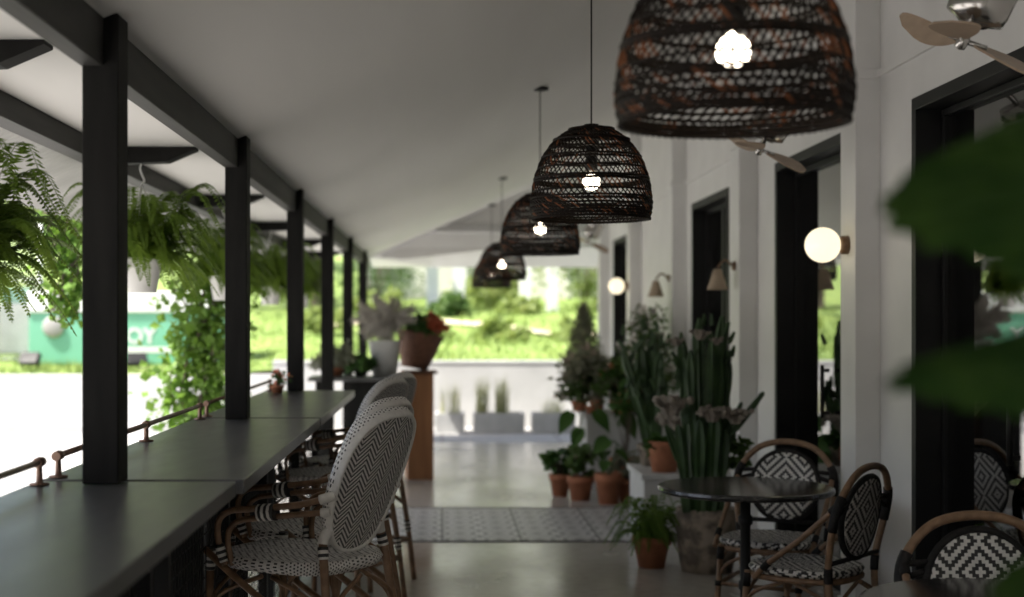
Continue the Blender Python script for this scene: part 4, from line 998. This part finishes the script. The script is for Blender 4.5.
def crest(b, c, r, h, rr):
    """ruffled fan of a crested cactus"""
    c = Vector(c); n, m = 110, 6; rows = []; ph = rr.random()*6
    for i in range(n+1):
        a = 2*math.pi*i/n*2.0; R_ = r*(.55+.45*i/n) if i < n/2 else r*(.55+.45*(n-i)/n)+.0
        wob = 1+.25*math.sin(a*5+ph)+.12*math.sin(a*11)
        row = []
        for j in range(m+1):
            s = j/m; row.append(b.vert(c+Vector((R_*wob*math.cos(a)*(.35+.65*s), R_*wob*.75*math.sin(a)*(.35+.65*s), h*(s*(1.1-.45*s))+.18*h*math.sin(a*7+ph)*s))))
        rows.append(row)
    for i in range(n):
        for j in range(m): b.face([rows[i][j], rows[i+1][j], rows[i+1][j+1], rows[i][j+1]], None, 0, True)
    for k in range(26):
        a = rr.random()*6.28; d = r*rr.random(); b.sphere(c+Vector((d*math.cos(a), d*.75*math.sin(a), h*rr.uniform(.45, .9))), r*rr.uniform(.12, .2), 8, 6)
t = empty('tall_cactus', (1.60, 8.42, 0), 0, 'tall dark columnar cacti with pale crests in a rough stone pot', 'cactus'); rr = random.Random(90)
b = MB(); b.lathe([(.0001, 0), (.15, 0), (.172, .1), (.187, .3), (.185, .375), (.165, .38), (.158, .34), (.0001, .33)], 30); b.build('pot', 'stone_pot', t)
b = MB()
def rel(px, py, dy=0): return P(px, py, 8.42+dy)-Vector((1.60, 8.42, 0))
for (x0, x1, y1, r, dy) in [(688, 681, 332, .038, 0), (703, 699, 318, .042, .05), (715, 722, 316, .040, -.03), (708, 712, 335, .04, -.08), (695, 690, 350, .036, -.1), (722, 728, 352, .036, .02), (700, 700, 420, .045, -.14), (713, 716, 410, .045, -.15), (684, 678, 425, .042, -.12), (722, 726, 430, .04, -.12), (690, 690, 405, .04, .08)]:
    column_cactus(b, rel(703+(x0-703)*.8, 512, dy), rel(x1, y1, dy*1.2), r, rr)
for (x0, y0, x1, y1, r) in [(722, 450, 742, 402, .022), (735, 430, 764, 392, .022), (716, 450, 748, 415, .02), (678, 460, 666, 425, .022)]: column_cactus(b, rel(x0, y0, -.1), rel(x1, y1, -.14), r, rr)
for k in range(60):      # small new joints on the columns
    px, py = rr.uniform(676, 732), rr.uniform(325, 470); p = rel(px, py, rr.uniform(-.1, .1)); column_cactus(b, p, p+Vector((rr.uniform(-.05, .05), rr.uniform(-.04, .02), .07)), .014, rr)
b.build('stem', 'cactus', t)
for (px, py, r, dy) in [(676, 346, .055, -.05), (700, 340, .07, -.12), (716, 345, .05, -.1), (712, 422, .10, -.2), (736, 424, .095, -.2), (670, 416, .13, -.22)]:
    b = MB(); crest(b, rel(px, py, dy), r, r*.9, rr); b.build('crest', 'pale_crest', t)
b = MB(); leafcloud(b, clumps(rr, rel(735, 455, -.05), .10, 120, 6, 1.0), .07, rr, .5)
b.build('foliage', 'bush_leaf', t)
t = empty('succulent_pot', (1.555, 9.75, .451), 0, 'round terracotta pot with a pale crested succulent on the lower plinth', 'succulent'); rr = random.Random(91)
b = MB(); b.lathe([(.0001, 0), (.085, 0), (.10, .08), (.105, .085), (.108, .20), (.112, .215), (.098, .215), (.09, .19), (.0001, .18)], 28); b.build('pot', 'terracotta', t)
b = MB(); leafcloud(b, clumps(rr, (0, 0, .24), .13, 300, 8, .5), .09, rr, .4); b.build('foliage', 'dark_leaf', t)
b = MB(); crest(b, (.06, -.02, .27), .17, .14, rr); b.build('crest', 'pale_crest', t)
# second cactus, left, behind the succulent
t = empty('tall_cactus', (1.52, 10.15, .451), 0, 'smaller dark branching cactus on the lower plinth, left of the tall one', 'cactus'); rr = random.Random(92)
def rel2(px, py, dy=0): return P(px, py, 10.15+dy)-Vector((1.52, 10.15, .451))
b = MB(); b.lathe(pot_profile(.10, .16), 22); b.build('pot', 'stone_pot', t)
b = MB()
for (x1, y1, r) in [(628, 368, .045), (641, 345, .05), (652, 330, .045), (660, 352, .045), (636, 395, .045), (650, 380, .05), (666, 385, .04), (622, 350, .035)]: column_cactus(b, (rr.uniform(-.05, .05), rr.uniform(-.04, .04), .13), rel2(x1, y1, rr.uniform(-.1, .1)), r, rr)
for k in range(30):
    p = rel2(rr.uniform(622, 668), rr.uniform(330, 400), rr.uniform(-.12, .05)); column_cactus(b, p, p+Vector((rr.uniform(-.07, .07), rr.uniform(-.06, .02), .08)), .018, rr)
b.build('stem', 'cactus', t)
bush('tall_shrub', (1.78, 11.9, 0), 'tall loose yellow green shrub with pale sprays against the wall', 'shrub', .34, 900, .07, 'bush_leaf', (.16, .32), None, 1.15, 1.20, 12, 'stone_pot', .35, 71, ('pampas', .35, .05))
bush('tall_shrub', (1.62, 12.3, 0), 'dark green shrub between the two plinths', 'shrub', .26, 500, .08, 'dark_leaf', (.14, .3), None, 1.2, .95, 10, 'terracotta', .5, 72, ('orange_petal', .05, .05))
# asparagus fern in terracotta on the floor
t = empty('potted_fern', (1.285, 8.55, 0), 0, 'feathery bright green fern in a terracotta pot on the floor before the stone pot', 'potted plant'); rr = random.Random(93)
b = MB(); b.lathe(pot_profile(.118, .19), 28); b.build('pot', 'terracotta', t)
b = MB()
for k in range(90):
    a = rr.random()*6.28; L = rr.uniform(.2, .36); frond(b, Vector((rr.uniform(-.06, .06), rr.uniform(-.06, .06), .16)), a, L, rr.uniform(.25, 1.0), rr, .03, 22)
b.build('foliage', 'needle', t)

# small copper pot at far end of the counter
bush('potted_shrub', (-1.02, 8.72, 1.051), 'tiny plant with orange buds at the far end of the counter', 'potted plant', .07, 90, .035, 'dark_leaf', (.045, .05), seed=97, petals=('orange_petal', .3, .03))

# ------------------------------------------------------------------ INSIDE THE CAFE
t = empty('indoor_bench', (3.4, 7.3, 0), 0, 'reddish wooden table seen through the nearest glass door', 'table')
b = MB(); b.box(-.5, .5, -1.2, 1.2, .72, .77); b.build('tabletop', 'inside_wood', t, bevel=.004)
for sx in (-.42, .42):
    for sy in (-1.1, 1.1):
        b = MB(); b.box(sx-.03, sx+.03, sy-.03, sy+.03, 0, .719); b.build('leg', 'inside_wood', t)
t = empty('wooden_shelf', (4.9, 10.9, 0), 0, 'tall reddish wooden shelf deep inside the cafe', 'shelf')
b = MB()
for z in (.05, .5, .95, 1.4, 1.85): b.box(-.9, .9, -.2, .2, z, z+.03)
b.build('shelf_board', 'inside_wood', t)
for x in (-.92, .9):
    b = MB(); b.box(x, x+.03, -.2, .2, 0, 1.95); b.build('side_panel', 'inside_wood', t)
t = empty('ring_ornament', (2.95, 7.6, 2.40), 0, 'thin round ring ornament hanging inside the nearest glass door', 'ornament')
b = MB()
for r in (.09, .07): b.tube([(r*math.cos(a), 0, r*1.05*math.sin(a)) for a in [2*math.pi*k/30 for k in range(30)]], .005, 6, closed=True)
b.tube([(-.025, 0, -.04), (-.025, 0, .04), (.025, 0, -.04), (.025, 0, .04)], .005, 6); b.build('ring', 'linen', t)
b = MB(); b.tube([(0, 0, .095), (0, 0, .6)], .004, 5); b.build('cord', 'linen', t)

# ------------------------------------------------------------------ NEAR LEAVES, LOWER RIGHT
t = empty('foreground_plant', (.86, 1.42, 0), 0, 'large dark green broad leaved plant close to the camera at the right edge', 'plant')
b = MB(); b.lathe(pot_profile(.17, .32), 28); b.build('pot', 'stone_pot', t)
def fan_leaf(b, base, tip, hw, nrm, rr, teeth=9, n=16, sag=.12, wide=.62):
    """broad wedge-shaped leaf with a ragged toothed end"""
    base, tip = Vector(base), Vector(tip); d = tip-base; L = d.length; d.normalize(); nn = Vector(nrm).normalized(); sd = nn.cross(d).normalized(); nn = d.cross(sd)
    cols = 34; grid = []
    for i in range(cols+1):
        q = -1+2*i/cols; end = 1-.66*abs(q)**1.5+.05*abs(math.sin(q*teeth*2.2))+rr.uniform(-.06, .05); row = []
        for k in range(n+1):
            s = k/n; wv = hw*(.06+.94*min(1, s/wide)**.8); p = base+d*L*s*end+sd*q*wv+nn*(-.18*hw*q*q*s*1.2-sag*L*s*s+(.012*math.sin(q*28)+.004*math.sin(q*75))*hw*6*s); row.append(b.vert(p))
        grid.append(row)
    for i in range(cols):
        for k in range(n): b.face([grid[i][k], grid[i+1][k], grid[i+1][k+1], grid[i][k+1]], None, 0, True)
off = Vector((.86, 1.42, 0)); rr = random.Random(99)
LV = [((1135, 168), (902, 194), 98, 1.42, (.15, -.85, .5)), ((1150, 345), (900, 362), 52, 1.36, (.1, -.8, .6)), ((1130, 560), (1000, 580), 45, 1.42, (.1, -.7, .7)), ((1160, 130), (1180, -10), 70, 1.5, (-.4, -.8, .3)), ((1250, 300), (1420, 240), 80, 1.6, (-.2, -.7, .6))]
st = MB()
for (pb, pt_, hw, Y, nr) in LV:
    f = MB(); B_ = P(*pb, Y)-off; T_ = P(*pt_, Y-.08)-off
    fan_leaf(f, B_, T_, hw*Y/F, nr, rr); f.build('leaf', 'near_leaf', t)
    st.tube(smooth([(rr.uniform(-.04, .04), rr.uniform(-.04, .04), .28), (B_.x*.35, B_.y*.4, .28+(B_.z-.28)*.6), B_], 8), .009, 7)
st.build('stem', 'cactus', t)
